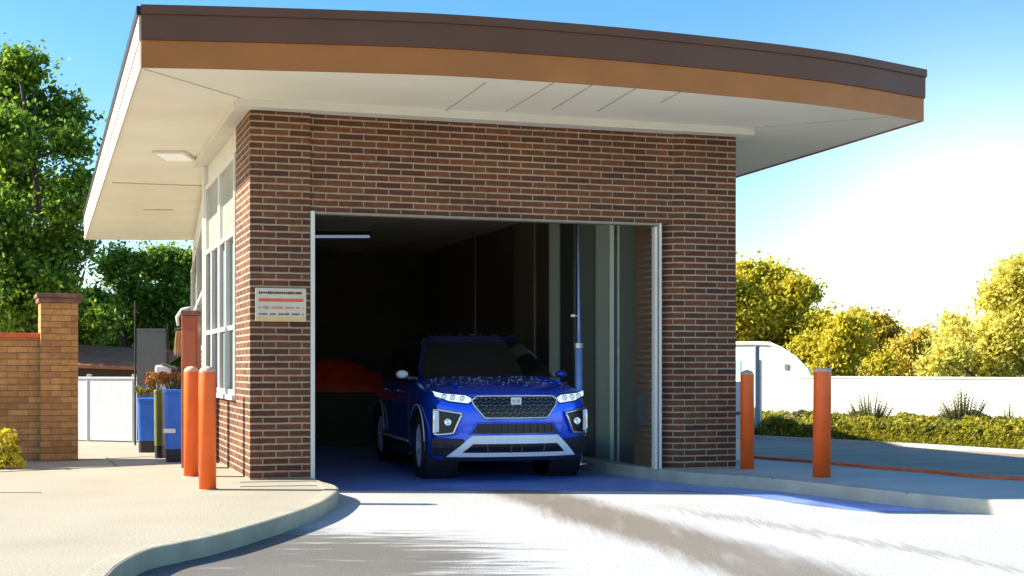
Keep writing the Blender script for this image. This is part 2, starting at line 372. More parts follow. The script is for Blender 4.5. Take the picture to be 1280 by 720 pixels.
for k in range(len(outer)-1):
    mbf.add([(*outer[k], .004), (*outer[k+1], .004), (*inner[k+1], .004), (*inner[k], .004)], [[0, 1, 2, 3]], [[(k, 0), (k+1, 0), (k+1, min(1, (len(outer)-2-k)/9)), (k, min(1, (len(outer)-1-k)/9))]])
tag(mbf.build('shade_tint_floor', M['shade_tint_floor']), kind='structure')

# left sidewalk and its kerb
lc = [(-2.27, -3.0), (-2.24, 5.0), (-2.24, 6.8), (-2.33, 7.6), (-2.33, 8.2), gp(232, 675.5, .14), gp(280, 665, .14), gp(350, 645, .14), gp(398, 628, .14), gp(421, 613, .14), gp(419, 606, .14), gp(402, 601, .14)]
lcs = [(p.x, p.y) for p in cr([(a[0], a[1], 0) for a in lc], 6)]
inb = [(-2.10, 13.50), (-2.20, 13.9)]
poly = lcs+inb+[(-2.6, 15.2), (-6.0, 25), (-6, 31), (-40, 31), (-40, -3)]
MBs = MB(); MBs.prism([(p[0]-.0, p[1]) for p in poly], -.02, .13)
o = MBs.build('sidewalk', M['concrete']); tag(o, kind='structure')
kb = ribbon(lcs, -.004, .15, -.015, .1345).build('kerb', M['curb'], bevel=.018); tag(kb, kind='structure')
for a, b_, w in (((0, 590), (195, 581), .045), ((93, 576), (197, 570), .02), ((133, 572), (146, 583), .02), ((0, 616), (52, 616), .012)):
    p, q = gp(a[0], a[1], .13), gp(b_[0], b_[1], .13)
    ribbon([p, q], -w/2, w/2, .128, .1335).build('expansion_joint', M['dark_metal'], o)
# darker drain channel by the pillar
for (a, b_) in (((300, 603), (396, 601.5)), ((300, 608.5), (396, 607))):
    ribbon([gp(*a, .13), gp(*b_, .13)], -.018, .018, .128, .1342).build('expansion_joint', M['mesh_grey'], o)

# right kerb, walk and red kerb
_rin = lambda t, d: (-2.72+.9586*(4.63+d)-.2847*.36-.36*t, 13.28+.2847*(4.63+d)+.9586*.36+t)
rc = [_rin(13, -.28), _rin(6, -.28), _rin(3, -.28), _rin(1.1, -.25), gp(800, 598, 0), gp(860, 605.5, 0), gp(920, 610, 0), gp(990, 616.5, 0), gp(1075, 627, 0), gp(1165, 637, 0), gp(1280, 647, 0), (5.6, 9.8), (9.5, 7.3), (14, 5.5)]
rcs = [(p.x, p.y) for p in cr([(a[0], a[1], 0) for a in rc], 6)]
redc = [(2.3, 19.2), gp(945, 572, .13), gp(1015, 577.5, .13), gp(1090, 584.5, .13), gp(1180, 592, .13), gp(1280, 600, .13), (8.5, 11.2), (16, 8.4)]
reds = [(p.x, p.y) for p in cr([(a[0], a[1], 0) for a in redc], 6)]
o = MB().prism(rcs+reds[::-1]+[(1.2, 19), (-1.0, 28)], -.02, .13).build('pavement', M['concrete_cool']); tag(o, kind='structure')
kb = ribbon(rcs, -.004, .30, -.015, .1345).build('kerb', M['curb_green'], bevel=.018); tag(kb, kind='structure')
kb = ribbon(reds, -.12, .03, -.015, .165).build('kerb', M['red_curb'], bevel=.015); tag(kb, kind='structure')
for i in (26, 40, 52):
    if i+1 < len(rcs):
        p = offs(rcs, -.003)[i]; q = offs(rcs, .302)[i]
        ribbon([p, q], -.003, .003, .02, .1355).build('expansion_joint', M['dark_metal'], o)

# ---------------------------------------------------------------- the car wash building
A = Vector((-2.72, 13.28)); E = Vector((.9586, .2847)); I = Vector((-.2847, .9586)); S = Vector((-.36, 1.0)); S2 = Vector((-.268, 1.0))
def fp(a, d): p = A+E*a+I*d; return (p.x, p.y)
def sw(t, d=0.0): p = A+S*t+E*d; return (p.x, p.y)
P1 = A+S*3.7
def sw2(u, d=0.0): p = P1+S2*u+E*d; return (p.x, p.y)
bld = empty('car_wash_building', (A.x, A.y, 0), 'dark brick car wash with an open bay and a broad curved brown roof', 'car wash')
JL, JR, LEN, ZO, ZW = .626, 4.63, 5.55, 2.945, 3.97
MB().prism([fp(0, 0), fp(JL, 0), fp(JL, .6), sw(1.0, .35), sw(1.0)], .13, ZW).build('pillar', M['brick'], bld, bevel=.004)
arc = [fp(4.93-.30*math.cos(t), .30-.30*math.sin(t)) for t in [i*math.pi/16 for i in range(9)]]
MB().prism([fp(4.63, .8)]+arc+[fp(LEN, 0), fp(LEN-.02, .8)], .13, ZW).build('pillar', M['brick'], bld, bevel=.003)
MB().prism([fp(JL, .045), fp(4.80, .045), fp(4.80, .40), fp(JL, .40)], ZO, ZW, u0=.1).build('lintel', M['brick'], bld)
q = MB(); q.prism([fp(JL-.02, .5), fp(JR, .5), fp(JR, .7), fp(JL-.02, .7)], 3.0, ZW); q.build('inner_header', M['interior'], bld)
# door frame of the bay
MB().prism([fp(JL+.002, -.012), fp(JL+.045, -.012), fp(JL+.045, .10), fp(JL+.002, .10)], .0, ZO).build('door_frame', M['cream'], bld, bevel=.003)
q = MB(); q.prism([fp(JL+.046, .03), fp(JL+.052, .03), fp(JL+.052, .10), fp(JL+.046, .10)], .0, ZO-.04)
q.build('door_frame', M['alu'], bld)
q = MB()
q.prism([fp(JR-.03, .02), fp(JR-.002, .02), fp(JR-.002, .15), fp(JR-.03, .15)], .135, ZO)
q.prism([fp(JR-.085, .03), fp(JR-.05, .03), fp(JR-.05, .12), fp(JR-.085, .12)], .135, ZO-.04)
q.build('door_frame', M['cream'], bld, bevel=.003)
MB().prism([fp(JL+.053, .02), fp(JR-.032, .02), fp(JR-.032, .10), fp(JL+.053, .10)], ZO-.028, ZO-.002).build('door_header', M['brass_grey'], bld)
# side wall: brick base, sill, windows
q = MB(); q.prism([sw(1.002), sw(1.002, .3), sw(3.7, .3), sw(3.7)], .13, .93); q.build('side_wall', M['brick'], bld)
q = MB(); q.prism([sw(1.002, -.05), sw(1.002, .2), sw(3.72, .2), sw(3.72, -.05)], .932, .985); q.build('sill', M['frame'], bld, bevel=.004)
q = MB(); q.prism([sw(1.002, .02), sw(1.002, .3), sw(3.7, .3), sw(3.7, .02)], 3.70, ZW); q.build('header_board', M['cream'], bld)
def bars(mb, f, t0, t1, z0, z1, d0=-.02, d1=.06): mb.prism([f(t0, d0), f(t0, d1), f(t1, d1), f(t1, d0)], z0, z1)
def window(f, t0, t1, z0, z1, trans, panes, nm='window'):
    fr = MB(); w = .06
    bars(fr, f, t0, t0+w, z0, z1); bars(fr, f, t1-w, t1, z0, z1)
    bars(fr, f, t0+w, t1-w, z0, z0+.06, -.018, .058); bars(fr, f, t0+w, t1-w, z1-.06, z1, -.018, .058)
    for zt in trans: bars(fr, f, t0+w, t1-w, zt-.026, zt+.026, -.017, .057)
    fo = fr.build(nm, M['frame'], bld, bevel=.004)
    zs = [z0]+list(trans)+[z1]
    for k in range(len(zs)-1):
        g = MB(); bars(g, f, t0+w*.5, t1-w*.5, zs[k]+.03, zs[k+1]-.03, .02, .035); g.build('pane', M[panes[k]], fo)
    return fo
window(sw, 1.004, 2.34, .986, 3.698, [1.75, 2.81], ['glass', 'glass', 'spandrel'])
window(sw, 2.342, 3.70, .986, 3.698, [1.75, 2.81], ['glass', 'glass', 'spandrel'])
for t in (1.62, 2.95):
    q = MB(); bars(q, sw, t, t+.06, 1.0, 2.76, -.03, .05); q.build('mullion', M['frame'], bld, bevel=.004)
for t in (1.25, 2.05):
    q = MB(); bars(q, sw, t-.04, t+.10, 1.05, 2.7, .012, .018); q.build('curtain', M['curtain'], bld)
q = MB(); bars(q, sw, 3.702, 3.86, .13, ZW, -.04, .28); q.build('corner_post', M['frame'], bld, bevel=.006)
q = MB(); bars(q, sw2, .17, 10.9, .13, 1.55, 0, .3); q.build('side_wall', M['brick'], bld)
q = MB(); bars(q, sw2, .17, 10.9, 3.42, ZW, .02, .3); q.build('header_board', M['cream'], bld)
window(sw2, .19, 5.5, 1.552, 3.418, [2.4], ['glass', 'glass']); window(sw2, 5.502, 10.9, 1.552, 3.418, [2.4], ['glass', 'glass'])
B = A+E*LEN
def rw(t, d=0.0): p = B+I*.8+S*t+E*d; return (p.x-.02, p.y)
MB().prism([rw(2.75, -.3), rw(2.75), rw(3.2), rw(3.2, -.3)], .13, ZW).build('side_wall', M['brick'], bld)
MB().prism([rw(3.202, -.3), rw(3.202), rw(9.3), rw(9.3, -.3)], .13, 3.56).build('side_wall', M['brick'], bld)
MB().prism([(2.6, 18.6), (2.6, 18.85), (-2.5, 18.85), (-4.6, 27.85), (-4.9, 27.85), (-2.8, 18.6)], 3.535, 4.048).build('light_step_riser', M['brick'], bld)  # unseen riser closing the roof step made for sun on the hedge
MB().prism([(rw(3.2)[0]+.1, 18.86), (rw(9.4)[0]+.1, rw(9.4)[1]), (-4.2, 26.2), (-2.45, 18.86)], 3.565, 3.66).build('light_step_roof', M['dark_metal'], bld)  # unseen rear roof, stepped low so sun reaches the planted bed
MB().prism([rw(0, -.3), rw(0), rw(2.748), rw(2.748, -.3)], .13, .45).build('side_wall', M['brick'], bld)  # low wall only, out of view: opened so sky light reaches the panels
MB().prism([rw(0, -.3), rw(0), rw(2.748), rw(2.748, -.3)], 3.5, ZW).build('side_wall', M['brick'], bld)
MB().prism([rw(9.31, .0), rw(9.31, -.3), (-4.3, 25.6), (-4.5, 27.8), sw2(10.9, .3), sw2(10.9), (-4.2, 28.0), (-4.1, 25.9)], .13, 3.53).build('back_wall', M['brick'], bld)
# bay lining
def rin(t, d=0.0): p = A+E*JR+I*.36+S*t+E*d; return (p.x, p.y)
def lin(t, d=0.0): p = A+E*JL+I*.6+S*t+E*d; return (p.x, p.y)
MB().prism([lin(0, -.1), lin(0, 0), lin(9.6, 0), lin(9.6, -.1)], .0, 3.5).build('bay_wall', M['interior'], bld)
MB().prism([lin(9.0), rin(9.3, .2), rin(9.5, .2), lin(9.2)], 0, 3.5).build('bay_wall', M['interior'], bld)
MB().prism([fp(JL-.05, .702), fp(JR+.1, .702), rin(9.6, .1), lin(9.6, -.1)], 3.46, 3.52).build('bay_ceiling', M['ceiling'], bld)
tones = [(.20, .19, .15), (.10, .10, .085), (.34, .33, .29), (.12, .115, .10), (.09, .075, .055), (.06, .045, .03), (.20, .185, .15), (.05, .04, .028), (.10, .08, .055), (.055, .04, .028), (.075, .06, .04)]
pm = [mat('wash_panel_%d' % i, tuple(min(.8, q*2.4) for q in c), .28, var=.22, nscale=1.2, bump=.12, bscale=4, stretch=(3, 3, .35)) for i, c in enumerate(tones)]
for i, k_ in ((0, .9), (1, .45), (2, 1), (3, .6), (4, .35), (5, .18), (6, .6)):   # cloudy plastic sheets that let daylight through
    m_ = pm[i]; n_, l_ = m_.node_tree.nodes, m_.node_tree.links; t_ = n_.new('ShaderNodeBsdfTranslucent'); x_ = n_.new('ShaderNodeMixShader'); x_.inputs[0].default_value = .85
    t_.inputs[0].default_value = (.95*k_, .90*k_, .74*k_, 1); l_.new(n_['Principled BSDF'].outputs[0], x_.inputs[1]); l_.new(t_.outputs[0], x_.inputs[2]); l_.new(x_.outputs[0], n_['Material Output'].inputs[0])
edges = [0, .42, .86, 1.10, 1.55, 2.1, 2.7, 3.05, 3.6, 4.4, 6.2, 9.4]
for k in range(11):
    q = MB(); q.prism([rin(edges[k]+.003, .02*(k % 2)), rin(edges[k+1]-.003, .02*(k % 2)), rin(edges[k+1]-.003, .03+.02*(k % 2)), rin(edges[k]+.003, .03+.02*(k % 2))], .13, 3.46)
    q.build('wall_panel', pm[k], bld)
q = MB()
for t in (.87, 2.12): q.prism([rin(t, -.03), rin(t+.035, -.03), rin(t+.035, .0), rin(t, .0)], .136, 3.45)
q.build('panel_strip', M['mesh_grey'], bld)
nb = MB(); nb.prism([rin(.10, -.012), rin(.36, -.012), rin(.36, -.002), rin(.10, -.002)], .62, .98); nb.build('reflection_patch', M['mesh_grey'], bld)  # flat grey piece added for a picture-like reflection in the wall panel
# roof
edge = [(-3.38, 11.70), gp(250, 85, 4.05), gp(320, 85.5, 4.05), gp(480, 89, 4.05), gp(575, 94, 4.05), gp(690, 101, 4.05), gp(800, 109, 4.05), gp(915, 119, 4.05), gp(1000, 127.5, 4.05), gp(1070, 136.5, 4.05), gp(1153, 150, 4.05)]
edge[1] = (-2.87, 11.745); edge[2] = (-2.36, 11.795); edge[3] = (-1.2, 11.93)
es = [(p.x, p.y) for p in cr([(a[0], a[1], 0) for a in edge], 6)]
FL, FR = es[0], es[-1]; BL = (-9.2, 27.6); BR = (3.1, 18.9); IN1 = (-2.4, 18.9); IN2 = (-4.5, 27.9)  # high roof cut back out of view to let sun onto the bed
MB().prism(es+[BR, IN1, IN2, BL], 4.05, 4.42).build('roof_slab', M['soffit'], bld)
ins = offs(es, .03)
MB().prism([(p[0], p[1]) for p in ins[1:-1]]+[(BR[0]-.1, BR[1]-.1), (IN1[0]-.1, IN1[1]-.1), (IN2[0]-.1, IN2[1]-.1), (BL[0]+.1, BL[1]-.1)], 4.425, 4.54).build('roof', M['dark_metal'], bld)
def fas(z0, z1, o1, m, nm, pl=es, o0=-.002):
    ribbon(pl, -o1, o0, z0, z1).build(nm, m, bld)
fas(4.035, 4.285, .02, M['fascia_low'], 'fascia_board'); fas(4.287, 4.515, .042, M['fascia_top'], 'fascia_panel'); fas(4.517, 4.60, .065, M['fascia_top'], 'roof_cap')
left = [BL, FL]; right = [FR, BR]
fas(4.035, 4.285, .018, M['fascia_side'], 'fascia_board', left); fas(4.292, 4.515, .03, M['fascia_side'], 'fascia_panel', left); fas(4.517, 4.60, .05, M['dark_metal'], 'roof_cap', left)
fas(4.035, 4.285, .018, M['fascia_low'], 'fascia_board', right); fas(4.287, 4.515, .03, M['fascia_top'], 'fascia_panel', right); fas(4.517, 4.60, .05, M['fascia_top'], 'roof_cap', right)
# cornice under the soffit
ribbon([sw(3.9), (A.x, A.y)], -.16, .05, ZW+.001, 4.052).build('cornice', M['cream'], bld)
p0 = A-E*.145-I*.0
ribbon([(p0.x, p0.y), fp(LEN+.15, 0)], -.165, .05, ZW+.003, 4.053).build('cornice', M['cream'], bld)
# soffit joints
JG = mat('joint_grey', (.48, .46, .38), .7)
js = [((607, 103), (556, 139)), ((696, 101), (633, 139)), ((742, 105), (690, 137)), ((795, 110), (747, 139)), ((850, 115), (826, 128)), ((180, 86), (300, 122))]
for a, b_ in js[:]:
    q = ribbon([gp(*a, 4.05), gp(*b_, 4.05)], -.008, .008, 4.045, 4.0515); q.build('soffit_joint', JG, bld)
ribbon([gp(140, 228, 4.05), gp(257, 232, 4.05)], -.02, .02, 4.04, 4.0515).build('soffit_joint', JG, bld)
ribbon([gp(180, 262, 4.05), gp(216, 262, 4.05)], -.05, .05, 4.04, 4.0515).build('soffit_vent', JG, bld)
ribbon([gp(935, 160, 4.05), gp(1110, 146, 4.05)], -.008, .008, 4.045, 4.0515).build('soffit_joint', JG, bld)
# soffit lamp and bay tube lamp: things of their own
lx, ly = gp(219, 194, 4.04)
la = empty('ceiling_light', (lx, ly, 4.05), 'small square white ceiling light set in the soffit left of the wall', 'ceiling light')
MB().prism([(lx-.22, ly-.30), (lx+.20, ly-.30), (lx+.20, ly+.3), (lx-.22, ly+.3)], 4.015, 4.0495).build('frame', M['frame'], la, bevel=.006)
MB().prism([(lx-.18, ly-.26), (lx+.16, ly-.26), (lx+.16, ly+.26), (lx-.18, ly+.26)], 4.008, 4.0145).build('diffuser', M['lamp_off'], la)
tz = 3.46; tx0, ty = -3.55, 20.4; tx1 = -2.25
tl = empty('strip_light', (-2.8, ty, tz), 'long narrow bluish strip light under the bay ceiling', 'strip light')
MB().box(tx0, tx1, ty-.09, ty+.09, 3.40, 3.459).build('housing', M['dark_metal'], tl, bevel=.006)
MB().box(tx0+.02, tx1-.02, ty-.07, ty+.07, 3.365, 3.398).build('tube', M['tube_lamp'], tl, bevel=.01)
# sign on the pillar
sg = empty('wall_sign', (*fp(.3, 0), 1.9), 'small cream notice sign with orange and brown lines on the left brick pillar', 'sign')
def spt(px): # distance along the front for a pixel column
    r = (px-640)/F; return (A.x-r*A.y)/(r*E.y-E.x)
a0, a1 = spt(319), spt(382.5); sgz = lambda py: zz(py, 13.4)
def fbox(mb, a, b_, d0, d1, z0, z1): mb.prism([fp(a, d0), fp(b_, d0), fp(b_, d1), fp(a, d1)], z0, z1)
q = MB(); fbox(q, a0, a1, -.022, -.002, sgz(402), sgz(360.5)); q.build('panel', mat('sign_cream', (.66, .58, .43), .45, var=.06), sg, bevel=.006)
lines = [(366.5, 3.0, (.10, .06, .03), .92), (375.5, 3.8, (.72, .13, .03), 1), (385, 3.0, (.62, .26, .20), .9), (393, 2.6, (.22, .12, .09), .92)]
for y, h, c, wid in lines:
    q = MB(); x = a0+.035; end = a1-.03
    while x < end:
        w = random.uniform(.012, .022) if c[0] < .7 else .03
        if random.random() < .86 or c[0] > .7:
            hh = h*random.uniform(.7, 1.15) if c[0] < .7 else h
            fbox(q, x, min(x+w, end), -.026, -.023, sgz(y+hh/2), sgz(y-hh/2))
        x += w+(.004 if c[0] < .7 else .001)
    q.build('text_line', mat('sign_ink', c, .6, var=.1), sg)
q = MB(); fbox(q, a0+.004, a1-.004, -.0255, -.0225, sgz(401.5), sgz(396.5)); q.build('stripe', mat('sign_band', (.72, .50, .20), .5), sg)

# ---------------------------------------------------------------- bollards
def bollard(loc, r, h, label, grp, flat=False, tilt=0):
    t = empty('bollard', loc, label, 'bollard', grp, rz=.0001)
    t.rotation_euler = (tilt, tilt*.5, 0)
    MB().lathe([(r, 0), (r, h-.05), (r*.99, h-.045)], 24).build('post', M['orange'], t, smooth=False, world=False)
    if flat: MB().lathe([(r*1.02, h-.045), (r*1.02, h-.008), (r*.9, h)], 24).build('cap', M['orange_cap'], t, world=False)
    else: MB().lathe([(r*.99, h-.045)]+[(r*.98*math.cos(k*math.pi/12), h-.045+.055*math.sin(k*math.pi/12)) for k in range(1, 6)]+[(.004, h+.011)], 24).build('cap', M['orange_cap'], t, world=False, smooth=True)
    MB().lathe([(r*1.35, 0), (r*1.3, .006), (r*1.02, .008)], 24).build('base_ring', M['curb'], t, world=False)
    for ch in t.children:
        if ch.name.startswith('post'):
            ch.data.polygons.foreach_set('use_smooth', [len(p.vertices) == 4 for p in ch.data.polygons])
    return t
def pb(px, py): g = gp(px, py, .13); return (g[0], g[1], .13)
bollard(pb(259.5, 612), .081, 1.17, 'orange bollard nearest the left brick corner, front one of the left pair', 'orange bollards')
bollard(pb(239, 595.5), .078, 1.17, 'orange bollard at the back of the left pair, beside the larger blue bin', 'orange bollards')
bollard(pb(934, 587), .078, 1.13, 'orange bollard close against the right brick pillar', 'orange bollards')
bollard(pb(1027, 597), .094, 1.165, 'thicker orange bollard standing free on the right pavement', 'orange bollards', flat=True, tilt=R(.6))

# ---------------------------------------------------------------- left side things
# brick gate pier and garden wall
px0, py0 = gp(64, 577, .13)
pr = empty('brick_pier', (px0, py0+.25, .13), 'tall square tan brick pier with a darker cap', 'brick pier')
def rotbox(mb, c, w, d, z0, z1, a):
    ca, sa = math.cos(a), math.sin(a); pts = [(c[0]+x*ca-y*sa, c[1]+x*sa+y*ca) for x, y in ((-w/2, -d/2), (w/2, -d/2), (w/2, d/2), (-w/2, d/2))]
    mb.prism(pts, z0, z1); return mb
ang = R(24)
pc = (px0-.0, py0+.24)
rotbox(MB(), pc, .44, .44, .13, 2.10, ang).build('shaft', M['brick_tan'], pr, bevel=.004)
rotbox(rotbox(MB(), pc, .50, .50, 2.101, 2.16, ang), pc, .54, .54, 2.162, 2.215, ang).build('cap', M['stone_cap'], pr, bevel=.01)
gw = empty('garden_wall', (px0-2, py0, .13), 'low tan brick garden wall left of the brick pier', 'wall')
c0 = (pc[0]-.225*math.cos(ang), pc[1]-.225*math.sin(ang)+.02); dW = Vector((-math.cos(ang), -math.sin(ang))); nW = Vector((-dW.y, dW.x))*-1
nW = Vector((math.sin(ang)*-1, math.cos(ang)))
e0 = Vector(c0); e1 = e0+dW*4.5
MB().prism([tuple(e0-nW*.1), tuple(e0+nW*.15), tuple(e1+nW*.15), tuple(e1-nW*.1)], .13, 1.66).build('masonry', M['brick_tan'], gw)
MB().prism([tuple(e0-nW*.13), tuple(e0+nW*.18), tuple(e1+nW*.18), tuple(e1-nW*.13)], 1.662, 1.725).build('coping', M['red_curb'], gw, bevel=.006)

# white fence
fz = empty('white_fence', (at(140, 20), 20, .13), 'white panel fence between brick pier and blue bins', 'fence')
f0 = Vector((at(60, 20.3), 20.5)); f1 = Vector((at(215, 19.9), 19.7)); fd = (f1-f0).normalized(); fn = Vector((-fd.y, fd.x))
MB().prism([tuple(f0-fn*.03), tuple(f1-fn*.03), tuple(f1+fn*.03), tuple(f0+fn*.03)], .15, 1.12).build('panel', M['fence_white'], fz)
for px in (108, 172):
    t = f0+fd*((at(px, 20.1)-f0.x)/fd.x)
    MB().prism([(t.x-.03, t.y-.04), (t.x+.03, t.y-.04), (t.x+.03, t.y+.05), (t.x-.03, t.y+.05)], .13, 1.19).build('post', M['fence_white'], fz, bevel=.008)
q = MB(); q.prism([tuple(f0-fn*.05), tuple(f1-fn*.05), tuple(f1+fn*.05), tuple(f0+fn*.05)], 1.121, 1.15)
q.build('rail', M['fence_white'], fz)
# small house behind it
hs_ = empty('small_house', (at(120, 30), 30, 0), 'low dark house with a shallow clay red roof behind the white fence', 'house')
x0, x1 = at(40, 29), at(182, 29)
MB().box(x0, x1, 29.4, 33, 0, 1.32).build('wall', mat('dark_wall', (.045, .03, .022), .8), hs_)
MB().add([(x0-.3, 29.0, 1.33), (x1+.3, 29.0, 1.22), (x1+.3, 31.2, 1.62), (x0-.3, 31.2, 1.82), (x0-.3, 29.0, 1.40), (x1+.3, 29.0, 1.29), (x1+.3, 31.2, 1.69), (x0-.3, 31.2, 1.89)],
         [[0, 1, 2, 3], [4, 5, 6, 7], [0, 1, 5, 4], [1, 2, 6, 5], [2, 3, 7, 6], [3, 0, 4, 7]]).build('roof', M['roof_red'], hs_)
MB().box(at(118, 29), at(140, 29), 29.36, 29.4, .3, 1.05).build('window', M['glass'], hs_)

# bins
def bin_(px0, px1, py, ztop, m, label, base=.16, d=.5, plate=False):
    gx, Z = gp((px0+px1)/2, py, .13); w = (px1-px0)/F*Z
    t = empty('waste_bin', (gx, Z+d/2, .13), label, 'bin', 'bins beside the building', rz=.0001)
    t.rotation_euler = (0, 0, 0)
    def rr(w, d, z, r=.06, n=5):
        pts = []
        for cx, cy, a in ((1, -1, -90), (1, 1, 0), (-1, 1, 90), (-1, -1, 180)):
            for k in range(n+1):
                th = R(a+90*k/n); pts.append((cx*(w/2-r)+r*math.cos(th), cy*(d/2-r)+r*math.sin(th), z))
        return pts
    def loft(mb, rings):
        n = len(rings[0]); vs = [p for r_ in rings for p in r_]; fs = [[i*n+k, i*n+(k+1) % n, (i+1)*n+(k+1) % n, (i+1)*n+k] for i in range(len(rings)-1) for k in range(n)]
        fs += [list(range(n))[::-1], [(len(rings)-1)*n+k for k in range(n)]]; return mb.add(vs, fs)
    h = ztop-.13
    loft(MB(), [rr(w*.90, d*.9, 0), rr(w*.92, d*.92, base)]).build('base', M['black'], t, world=False)
    loft(MB(), [rr(w*.93, d*.93, base+.002), rr(w*.98, d*.98, h*.6), rr(w*.99, d*.99, h-.05)]).build('body', m, t, world=False)
    loft(MB(), [rr(w*1.04, d*1.04, h-.048), rr(w*1.04, d*1.04, h-.012), rr(w*.98, d*.98, h)]).build('rim', m, t, world=False)
    if plate:
        MB().box(-w*.47, -w*.12, -d/2-.006, -d/2+.01, h*.40, h*.46).build('handle', M['white_plastic'], t, world=False, bevel=.004)
    return t
b1 = bin_(203, 246, 578, 1.03, M['blue_plastic'], 'larger blue bin with black base just behind the left bollards', plate=True)
b2 = bin_(191, 202, 573, 1.01, M['olive_plastic'], 'narrow olive green bin squeezed between the two blue bins', d=.35)
b3 = bin_(170, 196, 566, .88, M['blue_plastic'], 'smaller blue bin farthest from the bollards by the white fence')
# white sheet dispenser behind the bins
dx, dy = at(186, 17.4), 17.75
ds = empty('towel_dispenser', (dx, dy+.3, .13), 'white hooded towel dispenser on a thin post above the blue bins', 'dispenser')
MB().tube([(dx, dy+.38, .13), (dx, dy+.38, 1.2)], .025, 10).build('post', M['alu'], ds)
MB().obox((dx, dy+.36, 1.12), (.20, .16, .42)).build('cabinet', M['white_plastic'], ds, bevel=.03)
MB().obox((dx+.10, dy+.33, 1.31), (.22, .10, .03), Matrix.Rotation(R(18), 3, 'Y')).build('hood', M['mesh_grey'], ds, bevel=.01)
# grey screen with tall posts
sx0, sx1, sy = at(169, 19.2), at(210, 19.2), 19.2
sn = empty('grey_screen', ((sx0+sx1)/2, sy, .13), 'tall plain grey screen between two thin dark posts behind the bins', 'screen')
MB().box(sx0+.03, sx1-.03, sy-.02, sy+.02, .2, 1.84).build('panel', M['mesh_grey'], sn)
for x in (sx0, sx1): MB().tube([(x, sy, .13), (x, sy, 2.3 if x == sx0 else 1.95)], .014, 10).build('post', M['dark_metal'], sn)
MB().box(sx0+.03, sx1-.03, sy-.035, sy+.035, 1.841, 1.88).build('top_rail', M['mesh_grey'], sn)

# rust orange pay column
kx, ky = at(239, 14.9), 14.9
kk = empty('pay_column', (kx, ky, .13), 'rust orange metal column with a curved white hood behind the left bollards', 'pay station')
MB().box(kx-.095, kx+.095, ky-.09, ky+.10, .13, 1.90).build('column', M['kiosk'], kk, bevel=.012)
MB().box(kx-.10, kx+.10, ky-.10, ky+.11, 1.901, 1.96).build('cap', M['stone_cap'], kk, bevel=.01)
MB().box(kx-.075, kx+.075, ky-.097, ky-.091, 1.3, 1.72).build('face_plate', mat('rust_panel', (.45, .10, .03), .35), kk, bevel=.003)
MB().tube([(kx-.14, ky-.05, 1.78), (kx-.15, ky-.05, 1.88), (kx-.09, ky-.05, 1.965), (kx+.04, ky-.05, 2.0)], [.016, .022, .024, .016], 10).build('hood', M['white_plastic'], kk, smooth=True)
# straw brushes hanging beside
bx, by = at(223, 15.1), 15.15
br = empty('straw_brush', (bx, by, 1.3), 'bundle of tan straw bristles hanging left of the rust orange column', 'brush')
MB().tube([(bx-.05, by, 1.74), (bx+.12, by, 1.78)], .018, 8).build('handle', M['bark'], br)
q = MB()
for k in range(26):
    ox = random.uniform(-.055, .06); oy = random.uniform(-.03, .03)
    q.tube([(bx+ox*.8, by+oy, 1.73), (bx+ox*1.1, by+oy, 1.6), (bx+ox*1.3-.01, by+oy*1.3, 1.42+random.uniform(0, .09))], [.009, .008, .003], 5)
q.build('bristles', M['straw'], br)

# ---------------------------------------------------------------- foliage
def leaves_mesh(name, C, size, m, parent=None, off=(0, 0, 0), upbias=.0, asp=1.7):
    n = len(C); C = np.asarray(C, dtype=np.float64)-np.array(off)
    a = rng.normal(size=(n, 3)); a[:, 2] -= .5; a /= np.linalg.norm(a, axis=1)[:, None]
    nn = rng.normal(size=(n, 3)); nn[:, 2] += upbias; nn[:, 0] -= .55
    b = np.cross(nn, a); b /= np.linalg.norm(b, axis=1)[:, None]
    a2 = np.cross(b, nn); a2 /= np.linalg.norm(a2, axis=1)[:, None]
    s = size*rng.uniform(.6, 1.3, size=(n, 1)); nn /= np.linalg.norm(nn, axis=1)[:, None]
    v = np.empty((n, 4, 3)); v[:, 0] = C-a2*s*asp*.5; v[:, 1] = C+b*s*.5+nn*s*.12; v[:, 2] = C+a2*s*asp*.5; v[:, 3] = C-b*s*.5+nn*s*.12
    me = bpy.data.meshes.new(name); me.vertices.add(n*4); me.vertices.foreach_set('co', v.ravel())
    me.loops.add(n*4); me.loops.foreach_set('vertex_index', np.arange(n*4, dtype=np.int32))
    me.polygons.add(n); me.polygons.foreach_set('loop_start', np.arange(0, n*4, 4, dtype=np.int32)); me.polygons.foreach_set('loop_total', np.full(n, 4, dtype=np.int32))
    me.materials.append(m); me.update(calc_edges=True); me.validate()
    o = bpy.data.objects.new(name, me); col.objects.link(o)
    if parent: o.parent = parent
    return o
LM = {
 'green': leaf_mat('leaf_green', (.05, .115, .012), (.15, .26, .022), (.36, .48, .05), .45),
 'deep': leaf_mat('leaf_deep', (.025, .055, .010), (.045, .095, .014), (.09, .16, .02)),
 'yellow': leaf_mat('leaf_yellow', (.34, .30, .02), (.54, .47, .035), (.78, .68, .07), .5),
 'gold': leaf_mat('leaf_gold', (.46, .42, .07), (.66, .60, .12), (.85, .78, .25), .55),
 'brown': leaf_mat('leaf_brown', (.36, .27, .03), (.55, .42, .05), (.74, .60, .08), .4),
 'hedge': leaf_mat('leaf_hedge', (.09, .10, .012), (.24, .23, .02), (.52, .44, .03), .4),
 'olive': leaf_mat('leaf_olive', (.13, .125, .04), (.22, .21, .065), (.36, .31, .12)),
 'lemon': leaf_mat('leaf_lemon', (.45, .38, .02), (.62, .52, .03), (.75, .66, .06)),
 'rust': leaf_mat('leaf_rust', (.20, .05, .015), (.42, .15, .03), (.55, .32, .10)),
}
